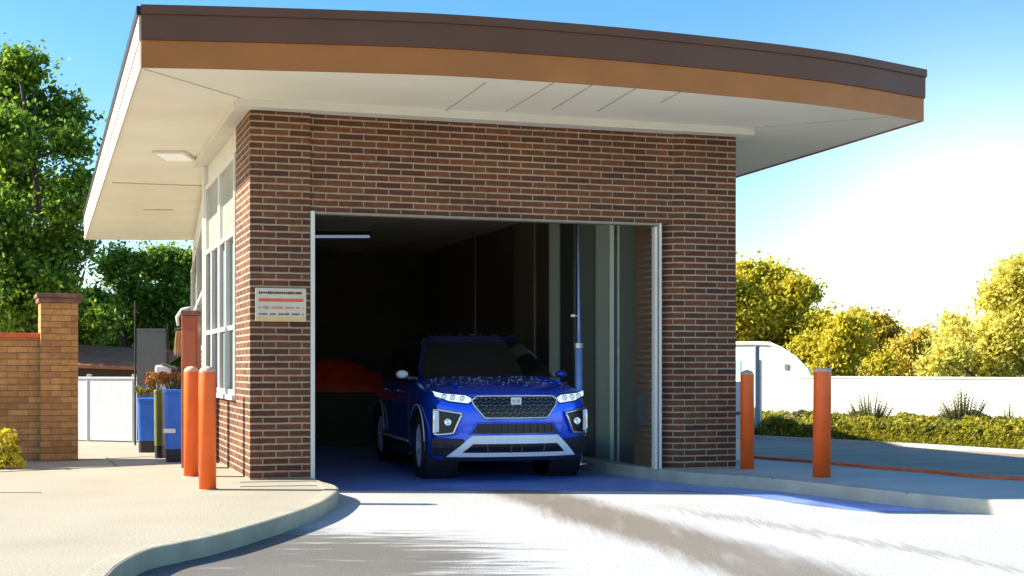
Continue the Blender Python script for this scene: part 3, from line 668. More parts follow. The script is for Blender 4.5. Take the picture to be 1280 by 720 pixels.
def tree(base, clumps, nleaf, size, lm, label, name='broadleaf_tree', trunk=.18, density=None, grp=None):
    t = empty(name, (base[0], base[1], 0), label, 'tree', grp)
    B_ = Vector((base[0], base[1], 0)); q = MB()
    ztop = max(c[2] for c in clumps); zlow = min(c[2]-c[3]*.6 for c in clumps)
    trk = [B_, B_+Vector((random.uniform(-.1, .1), 0, ztop*.3)), B_+Vector((random.uniform(-.3, .3), random.uniform(-.2, .2), ztop*.6)), B_+Vector((random.uniform(-.4, .4), 0, ztop*.95))]
    tp = cr(trk, 5); q.tube(tp, [trunk*(1-.85*i/(len(tp)-1)) for i in range(len(tp))], 8)
    for c in clumps:
        cv = Vector(c[:3]); h = max(ztop*.12, min(ztop*.8, cv.z-(Vector((cv.x, cv.y))-B_.xy).length*.5))
        st = min(tp, key=lambda p: abs(p.z-h)); mid = (st+cv)/2+Vector((random.uniform(-.2, .2), random.uniform(-.2, .2), -.1))
        q.tube(cr([st, mid, cv], 3), [trunk*.3*(1-.13*k) for k in range(7)], 5)
        for k in range(5):
            d = Vector((random.gauss(0, 1), random.gauss(0, 1), random.gauss(.2, .8))).normalized()*c[3]*.9
            q.tube([cv, cv+d*.5+Vector((0, 0, .05)), cv+d], [trunk*.10, trunk*.06, trunk*.02], 4)
    q.build('trunk', M['bark'], t, smooth=True)
    w = np.array([c[3]**2 for c in clumps]); w /= w.sum(); pts = []
    for c, k in zip(clumps, (w*nleaf).astype(int)):
        # every clump is made of smaller sprays so the outline stays ragged
        ns = max(14, int(110*min(1, c[3]/.9))); sd_ = rng.normal(size=(ns, 3)); sd_ /= np.linalg.norm(sd_, axis=1)[:, None]
        sp = sd_*(c[3]*rng.uniform(.35, 1.05, size=(ns, 1)))*np.array([1, 1, .85])
        idx = rng.integers(0, ns, k); r = max(.10, c[3]*.15)
        pts.append(np.array(c[:3])+sp[idx]+rng.normal(size=(k, 3))*np.where(rng.random((k, 1)) < .7, r*.75, r*2.4)*np.array([1, 1, .8]))
    leaves_mesh('crown', np.concatenate(pts), size, lm, t, off=(base[0], base[1], 0), upbias=.6)
    return t
def clumps_px(lst, Z, dz=1.6):     # (px, py, radius in px) lobes of a crown at distance Z
    out = []
    for px, py, r in lst:
        z = Z+random.uniform(-dz, dz); out.append((at(px, Z), z, zz(py, Z), r/F*Z))
    return out
tree((at(30, 31), 31.5), clumps_px([(18, 78, 34), (-20, 110, 50), (50, 130, 38), (20, 180, 50), (85, 178, 26), (-30, 220, 60), (60, 235, 44), (108, 268, 22), (15, 290, 55), (80, 310, 42), (50, 370, 50), (-20, 360, 60), (100, 372, 26), (10, 420, 50), (112, 400, 22), (75, 435, 36)], 31.5), 62000, .088, LM['green'], 'tallest leafy green tree rising on the far left behind the brick wall', trunk=.2, grp='trees behind the brick wall')
tree((at(160, 38), 38), clumps_px([(150, 335, 28), (190, 325, 30), (228, 335, 28), (170, 372, 30), (215, 375, 30), (140, 385, 24), (190, 410, 34), (235, 400, 24), (150, 430, 28), (225, 440, 26)], 38), 38000, .088, LM['green'], 'mid green tree filling the gap under the roof overhang', trunk=.2, grp='trees behind the brick wall')
tree((at(80, 41), 42), clumps_px([(40, 330, 50), (100, 400, 36), (60, 410, 50), (130, 425, 36), (0, 430, 50), (175, 440, 36), (215, 442, 34), (30, 460, 46), (100, 455, 40), (150, 462, 34)], 42), 36000, .13, LM['deep'], 'dark shrubby tree low behind the fence and small house', trunk=.2, grp='trees behind the brick wall')
for px, w, lb in ((-170, 0, 'dark leafy tree just outside the left edge, beside the tallest tree'), (-320, 1, 'lighter green tree outside the left edge between two dark trees'), (-500, 0, 'dark leafy tree farthest outside the left edge')):
    tree((at(px, 36), 36), clumps_px([(px+random.uniform(-60, 60), random.uniform(120, 430), random.uniform(45, 70)) for _ in range(12)], 36, 2.5), 16000, .2, LM['green' if w else 'deep'], lb, trunk=.25, grp='trees outside the left edge')
# right-hand trees
tree((at(955, 47), 47), clumps_px([(935, 352, 26), (965, 350, 24), (990, 368, 24), (925, 385, 28), (958, 388, 30), (995, 395, 22), (930, 415, 26), (965, 420, 26), (1003, 418, 16), (905, 400, 30), (890, 360, 26)], 47), 60000, .10, LM['yellow'], 'yellow green rounded tree just right of the brick pillar', trunk=.22, grp='yellow trees beyond the lot')
tree((at(1045, 44), 44), clumps_px([(1035, 405, 20), (1055, 412, 22), (1022, 430, 20), (1045, 440, 24), (1075, 432, 20), (1085, 455, 14), (1060, 460, 18), (1015, 452, 14), (1030, 462, 14)], 44), 42000, .09, LM['yellow'], 'shorter yellow bushy tree above the free standing bollard', trunk=.15, grp='yellow trees beyond the lot')
tree((at(1112, 52), 52), clumps_px([(1080, 402, 16), (1100, 410, 20), (1122, 418, 20), (1138, 425, 14), (1095, 435, 22), (1120, 445, 22), (1138, 450, 14), (1100, 460, 20), (1125, 465, 18)], 52), 44000, .10, LM['brown'], 'duller bronze yellow tree between the yellow bushy tree and the golden tree', trunk=.18, grp='yellow trees beyond the lot')
tree((at(1245, 43), 43), clumps_px([(1262, 350, 28), (1238, 372, 22), (1280, 385, 34), (1215, 410, 20), (1250, 415, 32), (1190, 425, 16), (1175, 445, 18), (1205, 445, 24), (1240, 450, 28), (1285, 440, 34), (1150, 458, 12), (1310, 360, 36), (1220, 462, 18)], 43), 80000, .10, LM['gold'], 'large golden yellow tree at the right edge of the view', trunk=.25, grp='yellow trees beyond the lot')
for px, lb in ((1420, 'yellow green tree just outside the right edge beside the golden tree'), (1580, 'yellow green tree farthest outside the right edge')):
    tree((at(px, 46), 46), clumps_px([(px+random.uniform(-60, 60), random.uniform(340, 450), random.uniform(26, 40)) for _ in range(11)], 46, 2.5), 14000, .2, LM['yellow'], lb, trunk=.22, grp='trees outside the right edge')

for px, lb in ((815, 'yellow green tree hidden behind the brick pillar, nearest to it'), (690, 'yellow green tree hidden behind the middle of the building')):
    tree((at(px, 49), 49), clumps_px([(px+random.uniform(-60, 60), random.uniform(345, 455), random.uniform(22, 36)) for _ in range(12)], 49, 2.5), 24000, .13, LM['yellow'], lb, trunk=.22, grp='trees hidden behind the building')

# ---------------------------------------------------------------- right side background
ww = empty('boundary_wall', (at(1100, 30), 30, 0), 'long low white wall behind the planting on the right', 'wall')
wp = [(-3.5, 38.5), (at(925, 33), 35.5), (at(1010, 33), 33.5), (at(1280, 29.5), 29.0), (12.2+8, 24.5)]
ribbon(wp, -.08, .08, 0, 1.02).build('masonry', M['white_wall'], ww)
ribbon(wp, -.11, .11, 1.022, 1.07).build('coping', M['cream'], ww)
# white barrel roofed building
hx0, hx1, hZ = at(905, 38), at(1018, 38), 38
hb = empty('white_building', ((hx0+hx1)/2, hZ, 0), 'small white building with a rounded barrel roof behind the grey post', 'building')
prof = [(905, 445), (915, 434), (930, 429), (955, 429), (972, 430), (985, 437), (1000, 449), (1012, 464), (1018, 478)]
pf = [(at(a, 38), zz(b_, 38)) for a, b_ in prof]
n = len(pf); DY = lambda x: 40.5-(x-pf[0][0])*.85
vs_ = [(x, DY(x), z) for x, z in pf]+[(x, 46, z) for x, z in pf]+[(pf[0][0], DY(pf[0][0]), 0), (pf[-1][0], DY(pf[-1][0]), 0), (pf[0][0], 46, 0), (pf[-1][0], 46, 0)]
MB().add(vs_, [list(range(n))+[2*n+1, 2*n], [n+i for i in range(n)][::-1]+[2*n+2, 2*n+3]]+[[i, i+1, n+i+1, n+i] for i in range(n-1)]+[[n-1, 2*n+1, 2*n+3, 2*n-1], [0, n, 2*n+2, 2*n]]).build('wall', M['white_wall'], hb)
q = MB(); q.tube([(x, DY(x)-.05, z+.03) for x, z in pf], .06, 6); q.build('roof_edge', M['cream'], hb)
def dbox(px0_, px1_, z0_, z1_, nm, m_, o_=.06):
    a_, b__ = at(px0_, 38.4), at(px1_, 38.4); MB().prism([(a_, DY(a_)-o_), (b__, DY(b__)-o_), (b__, DY(b__)-.002), (a_, DY(a_)-.002)], z0_, z1_).build(nm, m_, hb)
dbox(952, 972, zz(480, 38), zz(476, 38), 'vent', M['roof_red']); dbox(984, 988, zz(462, 38), zz(455, 38), 'lamp', M['mesh_grey'])
dbox(918, 936, zz(474, 38), zz(450, 38), 'window', mat('pale_glass', (.35, .5, .58), .1, bump=0), .03)
gx, gZ = gp(947, 546)
gpst = empty('sign_post', (gx, gZ, 0), 'plain grey steel post standing behind the bollard by the brick pillar', 'post')
MB().box(gx-.05, gx+.03, gZ-.05, gZ+.05, 0, zz(432, gZ)).build('post', mat('post_grey', (.30, .31, .35), .5, metal=.3), gpst, bevel=.006)
MB().box(gx+.031, gx+.075, gZ-.04, gZ+.04, 0, zz(450, gZ)).build('channel', M['alu'], gpst, bevel=.004)
MB().box(gx-.12, gx+.14, gZ-.12, gZ+.12, 0, .02).build('base_plate', M['mesh_grey'], gpst)
# thin white cabinet at the corner of the building
wx, wy = at(923, 16.2), 16.2
wc = empty('meter_cabinet', (wx, wy, .13), 'thin pale cabinet half hidden behind the right brick pillar', 'cabinet')
MB().box(wx-.12, wx+.035, wy-.1, wy+.1, .40, 1.12).build('case', M['white_plastic'], wc, bevel=.01)
MB().box(wx-.08, wx+.02, wy-.06, wy+.06, .13, .399).build('foot', M['alu'], wc)
MB().box(wx-.122, wx+.037, wy-.102, wy-.101+.002, .70, .74).build('latch', M['mesh_grey'], wc)

# planted bed
bed = [gp(940, 546), gp(1110, 555), gp(1280, 565.5), (at(1280, 19.3)+12, 16.4), (24, 26), (at(1280, 28), 28.5), (at(1010, 32), 33), (at(930, 33), 34.5)]
slab('planting_bed', [(p[0], p[1]) for p in bed], .0, M['ground'])
ed = MB(); ribbon([gp(941, 547.5), gp(1110, 556), gp(1280, 566.5), (at(1280, 19.3)+8, 17.3)], -.06, .06, -.01, .05, ed); tag(ed.build('kerb', M['concrete_cool']), kind='structure')
def bedpt(f, g):   # f across in image columns, g 0 near - 1 far
    px = 940+f*340; Zn = F*EYE/((547+19*f)-HZ)+.12; return px, Zn
C = []
for _ in range(60000):
    f = random.random()**.8*1.25; px, Zn = bedpt(f, 0); g = random.random()**1.5*3.4; Z = Zn+g
    h = .30+.07*math.sin(px*.11+g*3)+.05*math.sin(px*.31+g*7); e = min(1, g/.22)
    C.append((at(px, Z), Z, .03+h*e*random.random()**.45))
tag(leaves_mesh('ground_cover', C, .052, LM['hedge'], upbias=.8), 'low yellow green ground cover', None, None, 'stuff')
def shrub(px, py0, py1, w, Z, lm, label, n=3500, size=.05, name='shrub'):
    t = empty(name, (at(px, Z), Z, 0), label, 'shrub', 'shrubs along the white wall')
    W_ = w/F*Z; z0, z1 = max(0, zz(py0, Z)), zz(py1, Z); q = MB()
    for k in range(9):
        a = random.uniform(0, 6.28); q.tube([(at(px, Z), Z, 0), (at(px, Z)+W_*.25*math.cos(a), Z+.2*math.sin(a), (z0+z1)*.4), (at(px, Z)+W_*.45*math.cos(a), Z+.35*math.sin(a), z1*random.uniform(.6, .95))], [.015, .01, .004], 4)
    q.build('stem', M['bark'], t)
    d = rng.normal(size=(n, 3)); d /= np.linalg.norm(d, axis=1)[:, None]; r = rng.uniform(.55, 1.05, (n, 1))
    lump = 1+.18*np.sin(d[:, :1]*7+px)*np.cos(d[:, 2:]*6)
    P = np.array([at(px, Z), Z, z1*.45])+d*r*lump*np.array([W_/2, W_*.35, z1*.55]); P[:, 2] = np.maximum(P[:, 2], .03)
    leaves_mesh('foliage', P, size, lm, t, off=(at(px, Z), Z, 0)); return t
shrub(1000, 552, 515, 62, 24.5, LM['olive'], 'brownish green mounded shrub between the grey post and the free bollard')
shrub(1062, 552, 522, 50, 24.0, LM['olive'], 'brownish low shrub right of the free standing bollard')
shrub(1125, 552, 522, 62, 24.5, LM['brown'], 'rusty brown mound shrub left of the tall grass clump', n=3000)
shrub(1205, 552, 514, 70, 23.8, LM['olive'], 'wide olive shrub at the foot of the tall grass clump', n=3600)
shrub(955, 552, 525, 30, 25.5, LM['hedge'], 'small yellow green shrub beside the grey post', n=1800)
def grass(px, pyt, w, Z, nb, label, lm):
    t = empty('ornamental_grass', (at(px, Z), Z, 0), label, 'ornamental grass', 'tall grasses by the white wall')
    W_ = w/F*Z; zt = zz(pyt, Z); q = MB()
    for k in range(nb):
        u = random.uniform(-1, 1); x0 = at(px, Z)+u*W_*.18; y0 = Z+random.uniform(-.12, .12); h = zt*random.uniform(.55, 1)*(1-.35*abs(u))
        tip = (x0+u*W_*.35+random.uniform(-.04, .04), y0+random.uniform(-.1, .1), h); md = ((x0*2+tip[0])/3, (y0+tip[1])/2, h*.55)
        wv = .011; d_ = random.uniform(0, 3.14); cx, cy = wv*math.cos(d_), wv*math.sin(d_)
        q.add([(x0-cx, y0-cy, 0), (x0+cx, y0+cy, 0), (md[0]+cx, md[1]+cy, md[2]), (md[0]-cx, md[1]-cy, md[2]), tip], [[0, 1, 2, 3], [3, 2, 4]])
        if random.random() < .6:
            for j in range(7):
                f = .4+.6*j/7; p = Vector(md).lerp(Vector(tip), (f-.4)/.6); s_ = .018; q.add([(p.x-s_, p.y, p.z), (p.x, p.y+s_, p.z+s_), (p.x+s_, p.y, p.z+.01), (p.x, p.y-s_, p.z+s_*1.4)], [[0, 1, 2, 3]])
    q.build('blades', lm, t); return t
grass(1088, 474, 64, 23.4, 130, 'tall spiky grass clump right of the free standing bollard', LM['olive'])
grass(1203, 474, 74, 23.0, 170, 'widest spiky grass clump in front of the white wall', LM['olive'])
grass(1262, 492, 26, 22.5, 36, 'thin spiky grass tuft nearest the right edge', LM['olive'])
grass(1042, 500, 26, 24.5, 30, 'short thin grass tuft just right of the bollard top', LM['olive'])

# yellow plant at the wall foot, and flowers standing in the bins
yx, yZ = at(2, 14.7), 14.75
yp = empty('yellow_plant', (yx, yZ, .13), 'bright lemon yellow leafy plant at the foot of the brick wall', 'plant')
q = MB()
for k in range(26):
    a = random.uniform(0, 6.28); r = random.uniform(.1, .28); q.tube([(yx, yZ, .13), (yx+r*.5*math.cos(a), yZ+r*.4*math.sin(a), .3), (yx+r*math.cos(a), yZ+r*.7*math.sin(a), random.uniform(.3, .58))], [.007, .005, .003], 4)
q.build('stem', LM['hedge'], yp)
P = []
for _ in range(330):
    a = random.uniform(0, 6.28); h = random.random(); r = .24*math.sqrt(random.random())*(1-.4*h); P.append((yx+r*math.cos(a), yZ+r*.7*math.sin(a),   .16+.42*h*h**.3))
leaves_mesh('foliage', P, .042, LM['lemon'], yp, off=(yx, yZ, .13), asp=2.2)
def flowers(px, Z, z0, w, h, n, label, lm):
    x = at(px, Z); t = empty('dry_plant', (x, Z, z0), label, 'plant', 'plants in the bins'); q = MB(); P = []
    for k in range(n):
        a = random.uniform(0, 6.28); r = w*.5*math.sqrt(random.random()); tip = Vector((x+r*math.cos(a), Z+r*math.sin(a)*.8, z0+h*random.uniform(.45, 1)))
        q.tube([(x+r*.3*math.cos(a), Z+r*.3*math.sin(a), z0-.03), tip], [.004, .003], 4)
        for _ in range(9): P.append(tuple(tip+Vector((random.gauss(0, .014), random.gauss(0, .014), random.gauss(0, .013)))))
    q.build('stem', LM['olive'], t); leaves_mesh('flower_heads', P, .032, lm, t, off=(x, Z, z0), asp=1.2); return t
flowers(218, 15.95, 1.03, .42, .19, 70, 'rust and orange dried flowers standing in the larger blue bin', LM['rust'])
flowers(195, 16.6, .98, .26, .24, 40, 'dried reddish stems standing in the narrow olive bin', LM['rust'])
flowers(181, 17.9, .88, .24, .14, 26, 'small faded dried stems in the far blue bin', LM['olive'])
# red covered machine at the back of the bay
mx_, mZ = -3.05, 21.6
rm = empty('wash_machine', (mx_, mZ, 0), 'low machine with a red padded cover at the dark back of the bay', 'machine')
def redp(u, v):
    x = mx_-.85+u*1.7; z = .95+.50*math.sin(min(1, u*1.0+.12)*math.pi*.86)**.7*math.sin((.08+.92*v)*math.pi/2); return (x, mZ-.45+v*.8, z)
MB().grid(redp, 16, 8).add([redp(i/16, 0) for i in range(17)]+[(redp(i/16, 0)[0], mZ-.44, .88) for i in range(17)], [[i, i+1, 17+i+1, 17+i] for i in range(16)]).build('cover', mat('red_vinyl', (.85, .06, .015), .5, var=.2), rm, smooth=True)
MB().box(mx_-.8, mx_+.8, mZ-.40, mZ+.4, .0, .879).build('cabinet', mat('green_paint', (.02, .05, .015), .5), rm, bevel=.02)
# blue spray pole
sxp, syp = at(723.5, 15.4), 15.42
sp_ = empty('spray_pole', (sxp, syp, .13), 'slim pale blue spray pole standing on the bay kerb beside the car', 'spray pole')
PB = mat('pale_blue_pipe', (.28, .45, .85), .25, metal=.2, var=.15)
MB().tube([(sxp, syp, .13), (sxp, syp, 1.55)], .045, 14).build('sleeve', PB, sp_, smooth=True)
MB().tube([(sxp, syp, 1.55), (sxp, syp, 1.95), (sxp-.01, syp, 3.1)], [.026, .015, .010], 12).build('pipe', PB, sp_, smooth=True)
q = MB(); q.lathe([(.055, 1.53), (.055, 1.59)], 14, (sxp, syp, 0)); q.obox((sxp-.07, syp-.01, 1.92), (.05, .04, .03)); q.tube([(sxp-.01, syp, 1.92), (sxp-.07, syp, 1.92)], .01, 8)
q.build('nozzle', M['alu'], sp_)
MB().lathe([(.10, .13), (.10, .15), (.05, .152)], 16, (sxp, syp, 0)).build('base_plate', M['alu'], sp_)

#CAR#
# ---------------------------------------------------------------- the blue car
# local frame: x across (towards the right kerb), y from the nose to the tail, z up
def lerp_tab(t, x):
    if x <= t[0][0]: return t[0][1]
    for (a, b_), (c, d) in zip(t, t[1:]):
        if x <= c: return b_+(d-b_)*(x-a)/(c-a)
    return t[-1][1]
GZ = [(.18, .20), (.24, .13), (.30, .07), (.40, .015), (.50, 0), (.62, .0), (.72, .0), (.84, .012), (.95, .04), (1.0, .075), (1.06, .16), (1.2, .3)]
def nose(w, z): return .26*(abs(w)/.95)**2.6+lerp_tab(GZ, z)
HT = [(0, 1.00), (.06, 1.045), (.2, 1.08), (.5, 1.115), (.9, 1.15), (1.15, 1.175), (1.6, 1.17), (3.9, 1.17), (4.3, 1.16), (4.5, 1.08), (4.62, .98)]
WT = [(0, .88), (.12, .925), (.35, .95), (.9, .955), (3.8, .955), (4.3, .93), (4.5, .90), (4.62, .84)]
BT = [(0, .23), (.3, .22), (4.2, .24), (4.62, .34)]
def section(s):
    W_, H_, B_ = lerp_tab(WT, s), lerp_tab(HT, s), lerp_tab(BT, s)
    return [(0, B_), (W_*.5, B_), (W_*.90, B_), (W_*.975, B_+.05), (W_*.99, .42), (W_*.985, .60), (W_, .76), (W_*.995, .88), (W_*.965, H_-.12), (W_*.93, H_-.055), (W_*.85, H_-.012), (W_*.62, H_+.008), (W_*.3, H_+.018), (0, H_+.02)]
stn = [0, .03, .10, .22, .38, .6, .88, 1.15, 1.5, 1.9, 2.3, 2.7, 3.1, 3.5, 3.9, 4.2, 4.42, 4.56, 4.62]
CAR_LOC = Vector((.045, 14.42, .004)); 
car = empty('parked_car', CAR_LOC, 'wet dark blue SUV nosing out of the car wash bay', 'car', rz=R(15.0))
def body_mesh():
    mb = MB(); vs = []; rings = []
    for s in stn:
        sec = section(s); loop = sec+[(-w, z) for w, z in sec[-2:0:-1]]
        dec = max(0, 1-s/1.15)**1.25; rings.append([(w, s+nose(w, z)*dec, z) for w, z in loop])
    n = len(rings[0])
    # nose cap and tail cap: shrinking loops that follow the nose shape
    def cap(ring, fr, tail=False):
        out = []
        for f in fr:
            r = []
            for (w, y, z) in ring:
                w2, z2 = w*f, .62+(z-.62)*f
                r.append((w2, nose(w2, z2) if not tail else 4.62+.05*(1-f), z2))
            out.append(r)
        return out
    front = cap(rings[0], [.05, .3, .6, .85, .96]); rear = cap(rings[-1], [.9, .5, .1], True)
    allr = front+rings+rear; vs = [p for r in allr for p in r]
    fs = [[i*n+k, i*n+(k+1) % n, (i+1)*n+(k+1) % n, (i+1)*n+k] for i in range(len(allr)-1) for k in range(n)]
    fs += [list(range(n)), [(len(allr)-1)*n+k for k in range(n)][::-1]]
    return mb.add(vs, fs)
paint = mat('blue_car_paint', (.008, .105, .95), .22, metal=.45, var=.10, nscale=3, bump=.0, coat=1.0)
glassm = mat('car_glass', (.010, .012, .014), .03, var=.3, bump=0, spec=.8)
cladding = mat('wet_cladding', (.022, .023, .028), .38, var=.5, nscale=30, bump=.4, bscale=50)
silver = mat('silver_trim', (.93, .95, .98), .45, metal=.0, var=.05, bump=0)
chrome = mat('chrome_trim', (.72, .75, .80), .12, metal=1, var=.03, bump=0)
rubber = mat('tyre_rubber', (.018, .018, .019), .75, var=.3, bump=.3, bscale=50)
alloy = mat('wheel_alloy', (.60, .64, .78), .35, metal=.3, var=.08, bump=0)
lensm = mat('headlamp_lens', (.62, .72, .90), .06, var=.25, nscale=40, bump=.25, bscale=60, emit=(.7, .85, 1, .42), coat=1)
dark = mat('grille_black', (.008, .008, .010), .3, var=.2, bump=0)
body = body_mesh().build('body', paint, car, world=False, smooth=True, subsurf=2)
# wheel arches are cut from the body
WY = (.90, 3.72); WR = .375
bpy.context.view_layer.update()
cut = MB()
for y in WY: cut.lathe([(.445, -1.2), (.445, 1.2)], 40, (0, y, WR+.01), 'x')
co = cut.build('cutter', paint, None)
bo = body.modifiers.new('arch', 'BOOLEAN'); bo.operation = 'DIFFERENCE'; bo.object = co; bo.solver = 'EXACT'
co.parent = car; bpy.context.view_layer.update()
dg = bpy.context.evaluated_depsgraph_get(); newme = bpy.data.meshes.new_from_object(body.evaluated_get(dg))
body.modifiers.clear(); body.data = newme; bpy.data.objects.remove(co)
body.data.polygons.foreach_set('use_smooth', [True]*len(body.data.polygons))
try:
    md = body.data; md.set_sharp_from_angle(angle=R(38))
except Exception: pass

def fpatch(name, poly, off, m, parent=car, depth=.03, n=26, ring=0):
    """polygon in (across, height) laid on the nose surface with real thickness"""
    ws = sorted(set([p[0] for p in poly]+[min(p[0] for p in poly)+(max(p[0] for p in poly)-min(p[0] for p in poly))*i/n for i in range(n+1)]))
    top, bot = [], []
    for w in ws:
        zs = []
        for i in range(len(poly)):
            (a, b_), (c, d) = poly[i], poly[(i+1) % len(poly)]
            if min(a, c)-1e-9 <= w <= max(a, c)+1e-9:
                if abs(a-c) < 1e-9: zs += [b_, d]
                else: zs.append(b_+(d-b_)*(w-a)/(c-a))
        top.append(max(zs)); bot.append(min(zs))
    mb = MB(); nv = 6; vs = []; N = len(ws)
    for lay in (0, 1):
        for i, w in enumerate(ws):
            for j in range(nv+1):
                z = bot[i]+(top[i]-bot[i])*j/nv; vs.append((w, nose(w, z)-off+(depth if lay else 0), z))
    K = N*(nv+1); fs = []; g = lambda l, i, j: l*K+i*(nv+1)+j
    for i in range(N-1):
        for j in range(nv): fs += [[g(0, i, j), g(0, i+1, j), g(0, i+1, j+1), g(0, i, j+1)], [g(1, i, j), g(1, i, j+1), g(1, i+1, j+1), g(1, i+1, j)]]
        fs += [[g(0, i, 0), g(1, i, 0), g(1, i+1, 0), g(0, i+1, 0)], [g(0, i, nv), g(0, i+1, nv), g(1, i+1, nv), g(1, i, nv)]]
    for j in range(nv): fs += [[g(0, 0, j), g(0, 0, j+1), g(1, 0, j+1), g(1, 0, j)], [g(0, N-1, j), g(1, N-1, j), g(1, N-1, j+1), g(0, N-1, j+1)]]
    return mb.add(vs, fs).build(name, m, parent, world=False)
def outline(name, poly, off, r, m, parent=car, closed=True, seg=6):
    pts = []; pp = poly+([poly[0]] if closed else [])
    for (a, b_), (c, d) in zip(pp, pp[1:]):
        for k in range(seg): t = k/seg; w, z = a+(c-a)*t, b_+(d-b_)*t; pts.append((w, nose(w, z)-off, z))
    w, z = pp[-1]; pts.append((w, nose(w, z)-off, z))
    return MB().tube(pts, r, 8).build(name, m, parent, world=False, smooth=True)
mir = lambda poly: [(-a, b_) for a, b_ in poly]
# grille
gp_ = [(-.50, .925), (-.44, .972), (.44, .972), (.50, .925), (.47, .86), (.36, .725), (-.36, .725), (-.47, .86)]
gr = fpatch('grille', gp_, .024, dark)
outline('grille_surround', gp_, .030, .013, chrome, gr)
q = MB()
for r_, z in enumerate((.945, .905, .865, .822, .782, .745)):
    lim = lerp_tab([(.725, .34), (.86, .455), (.925, .485), (.97, .43)], z)-.015; k = 0; w = -lim
    while w < lim:
        q.obox((w, nose(w, z)-.032, z+(.006 if k % 2 else -.004)), (.032, .018, .013 if r_ % 2 == 0 else .008)); w += .050; k += 1
q.build('grille_mesh', mat('grille_chrome', (.16, .16, .18), .3, metal=.9, bump=0), gr, world=False, bevel=.002)
bd = MB().obox((0, nose(0, .925)-.042, .915), (.125, .02, .085)).build('badge', mat('badge_white', (.78, .80, .84), .3), car, world=False, bevel=.008)
q = MB()
for x, w in ((-.03, .03), (.022, .04)): q.obox((x, nose(0, .925)-.054, .925), (w, .003, .007)); q.obox((x, nose(0, .925)-.054, .905), (w*.8, .003, .007))
q.build('badge_mark', dark, bd, world=False)
# lamps
hl = [(.50, .955), (.56, .985), (.80, 1.005), (.905, 1.035), (.885, .965), (.74, .91), (.54, .885), (.495, .915)]
for sg_ in (1, -1):
    pl_ = hl if sg_ > 0 else mir(hl); h = fpatch('headlight', pl_, .020, lensm)
    outline('lamp_trim', pl_, .022, .007, dark, h)
    for cx in (.60, .70, .79):
        MB().lathe([(.030, -.028), (.033, -.036), (.022, -.040), (.01, -.034)], 16, (sg_*cx, nose(cx, .955), .945+.02*(cx-.6)*5), 'y').build('lamp_bulb', chrome, h, world=False, smooth=True)
    fl = [(.61, .775), (.90, .825), (.905, .56), (.88, .535), (.70, .555)]; fl = fl if sg_ > 0 else mir(fl)
    f_ = fpatch('fog_lamp', fl, .018, dark); outline('fog_surround', fl, .024, .017, chrome, f_)
    o_ = [(.85, .80), (.90, .815), (.895, .56), (.85, .57)]; fpatch('surround_blade', o_ if sg_ > 0 else mir(o_), .032, silver, f_)
    q = MB().lathe([(.045, -.028), (.05, -.036), (.03, -.04), (.01, -.030)], 18, (sg_*.76, nose(.76, .67), .68), 'y'); q.build('fog_bulb', chrome, f_, world=False, smooth=True)
    cl = [(.46, .30), (.60, .485), (.915, .50), (.915, .30), (.72, .27)]; fpatch('bumper_cladding', cl if sg_ > 0 else mir(cl), .014, cladding)
# lower intake, skid plate
it = fpatch('lower_intake', [(-.50, .55), (-.43, .655), (.43, .655), (.50, .55)], .018, dark)
outline('intake_trim', [(-.53, .54), (-.45, .668), (.45, .668), (.53, .54)], .022, .010, paint, it, closed=False)
q = MB()
for k in range(-5, 6): q.obox((k*.085, nose(k*.085, .6)-.024, .60), (.010, .012, .085))
q.obox((0, nose(0, .6)-.026, .60), (.86, .01, .008)); q.build('intake_bars', cladding, it, world=False)
sk = fpatch('skid_plate', [(-.76, .285), (-.50, .53), (.50, .53), (.76, .285)], .034, silver, depth=.05)
fpatch('skid_slot', [(-.60, .335), (-.49, .435), (.49, .435), (.60, .335)], .039, dark, sk)
for x in (-.33, -.06, .06, .33): MB().obox((x, nose(x, .385)-.046, .385), (.018, .012, .10), Matrix.Rotation(R(-12 if x < 0 else 12)*(abs(x) > .1), 3, 'Y')).build('slot_rib', cladding, sk, world=False)
fpatch('lower_lip', [(-.80, .235), (-.78, .28), (.78, .28), (.80, .235)], .012, cladding)
# hood seam lines
q = MB(); pts = []
for k in range(13):
    w = -.86+1.72*k/12; s = .05+.0*k; pts.append((w, nose(w, 1.03)*.93+.045, lerp_tab(HT, .12)-.012-.05*(abs(w)/.86)**5))
for sg_ in (1, -1):
    pts = [(sg_*(.62-.10*t), .30+.85*t, lerp_tab(HT, .30+.85*t)+.012) for t in [k/8 for k in range(9)]]
    q2 = MB().tube(pts, [.010, .02, .024, .024, .024, .022, .02, .016, .006], 8); q2.build('hood_crease', paint, car, world=False, smooth=True)

# cabin
def cab(v): # v 0 belt .. 1 roof edge
    z = 1.13+.52*v; hw = .865-.235*v**1.35
    return z, 1.12+.86*v-.10*v*(1-v), 4.50-.42*v**1.3, hw
def cfront(a, v, o=0): z, yf, yr, hw = cab(v); return (a*hw*(1+o), yf+.20*abs(a)**2.6-o*.9, z+o*.5)
def cside(s_, a, v, o=0): z, yf, yr, hw = cab(v); return (s_*(hw+o), yf+.20+(yr-.10-yf-.20)*a, z)
def cback(a, v, o=0): z, yf, yr, hw = cab(v); return (a*hw, yr-.10*abs(a)**2.6+o, z)
mb = MB(); rings = []
for v in (0, .15, .35, .55, .75, .9, 1.0):
    r = [cfront(-1+2*k/12, v) for k in range(13)]+[cside(1, k/14, v) for k in range(1, 14)]+[cback(1-2*k/10, v) for k in range(11)]+[cside(-1, 1-k/14, v) for k in range(1, 14)]
    rings.append(r)
last = rings[-1]; cxm, cym = 0, 3.0
for f, dz in ((.955, .030), (.86, .050), (.6, .066), (.3, .072)): rings.append([(x*f, cym+(y-cym)*f, cab(1)[0]+dz) for x, y, z in last])
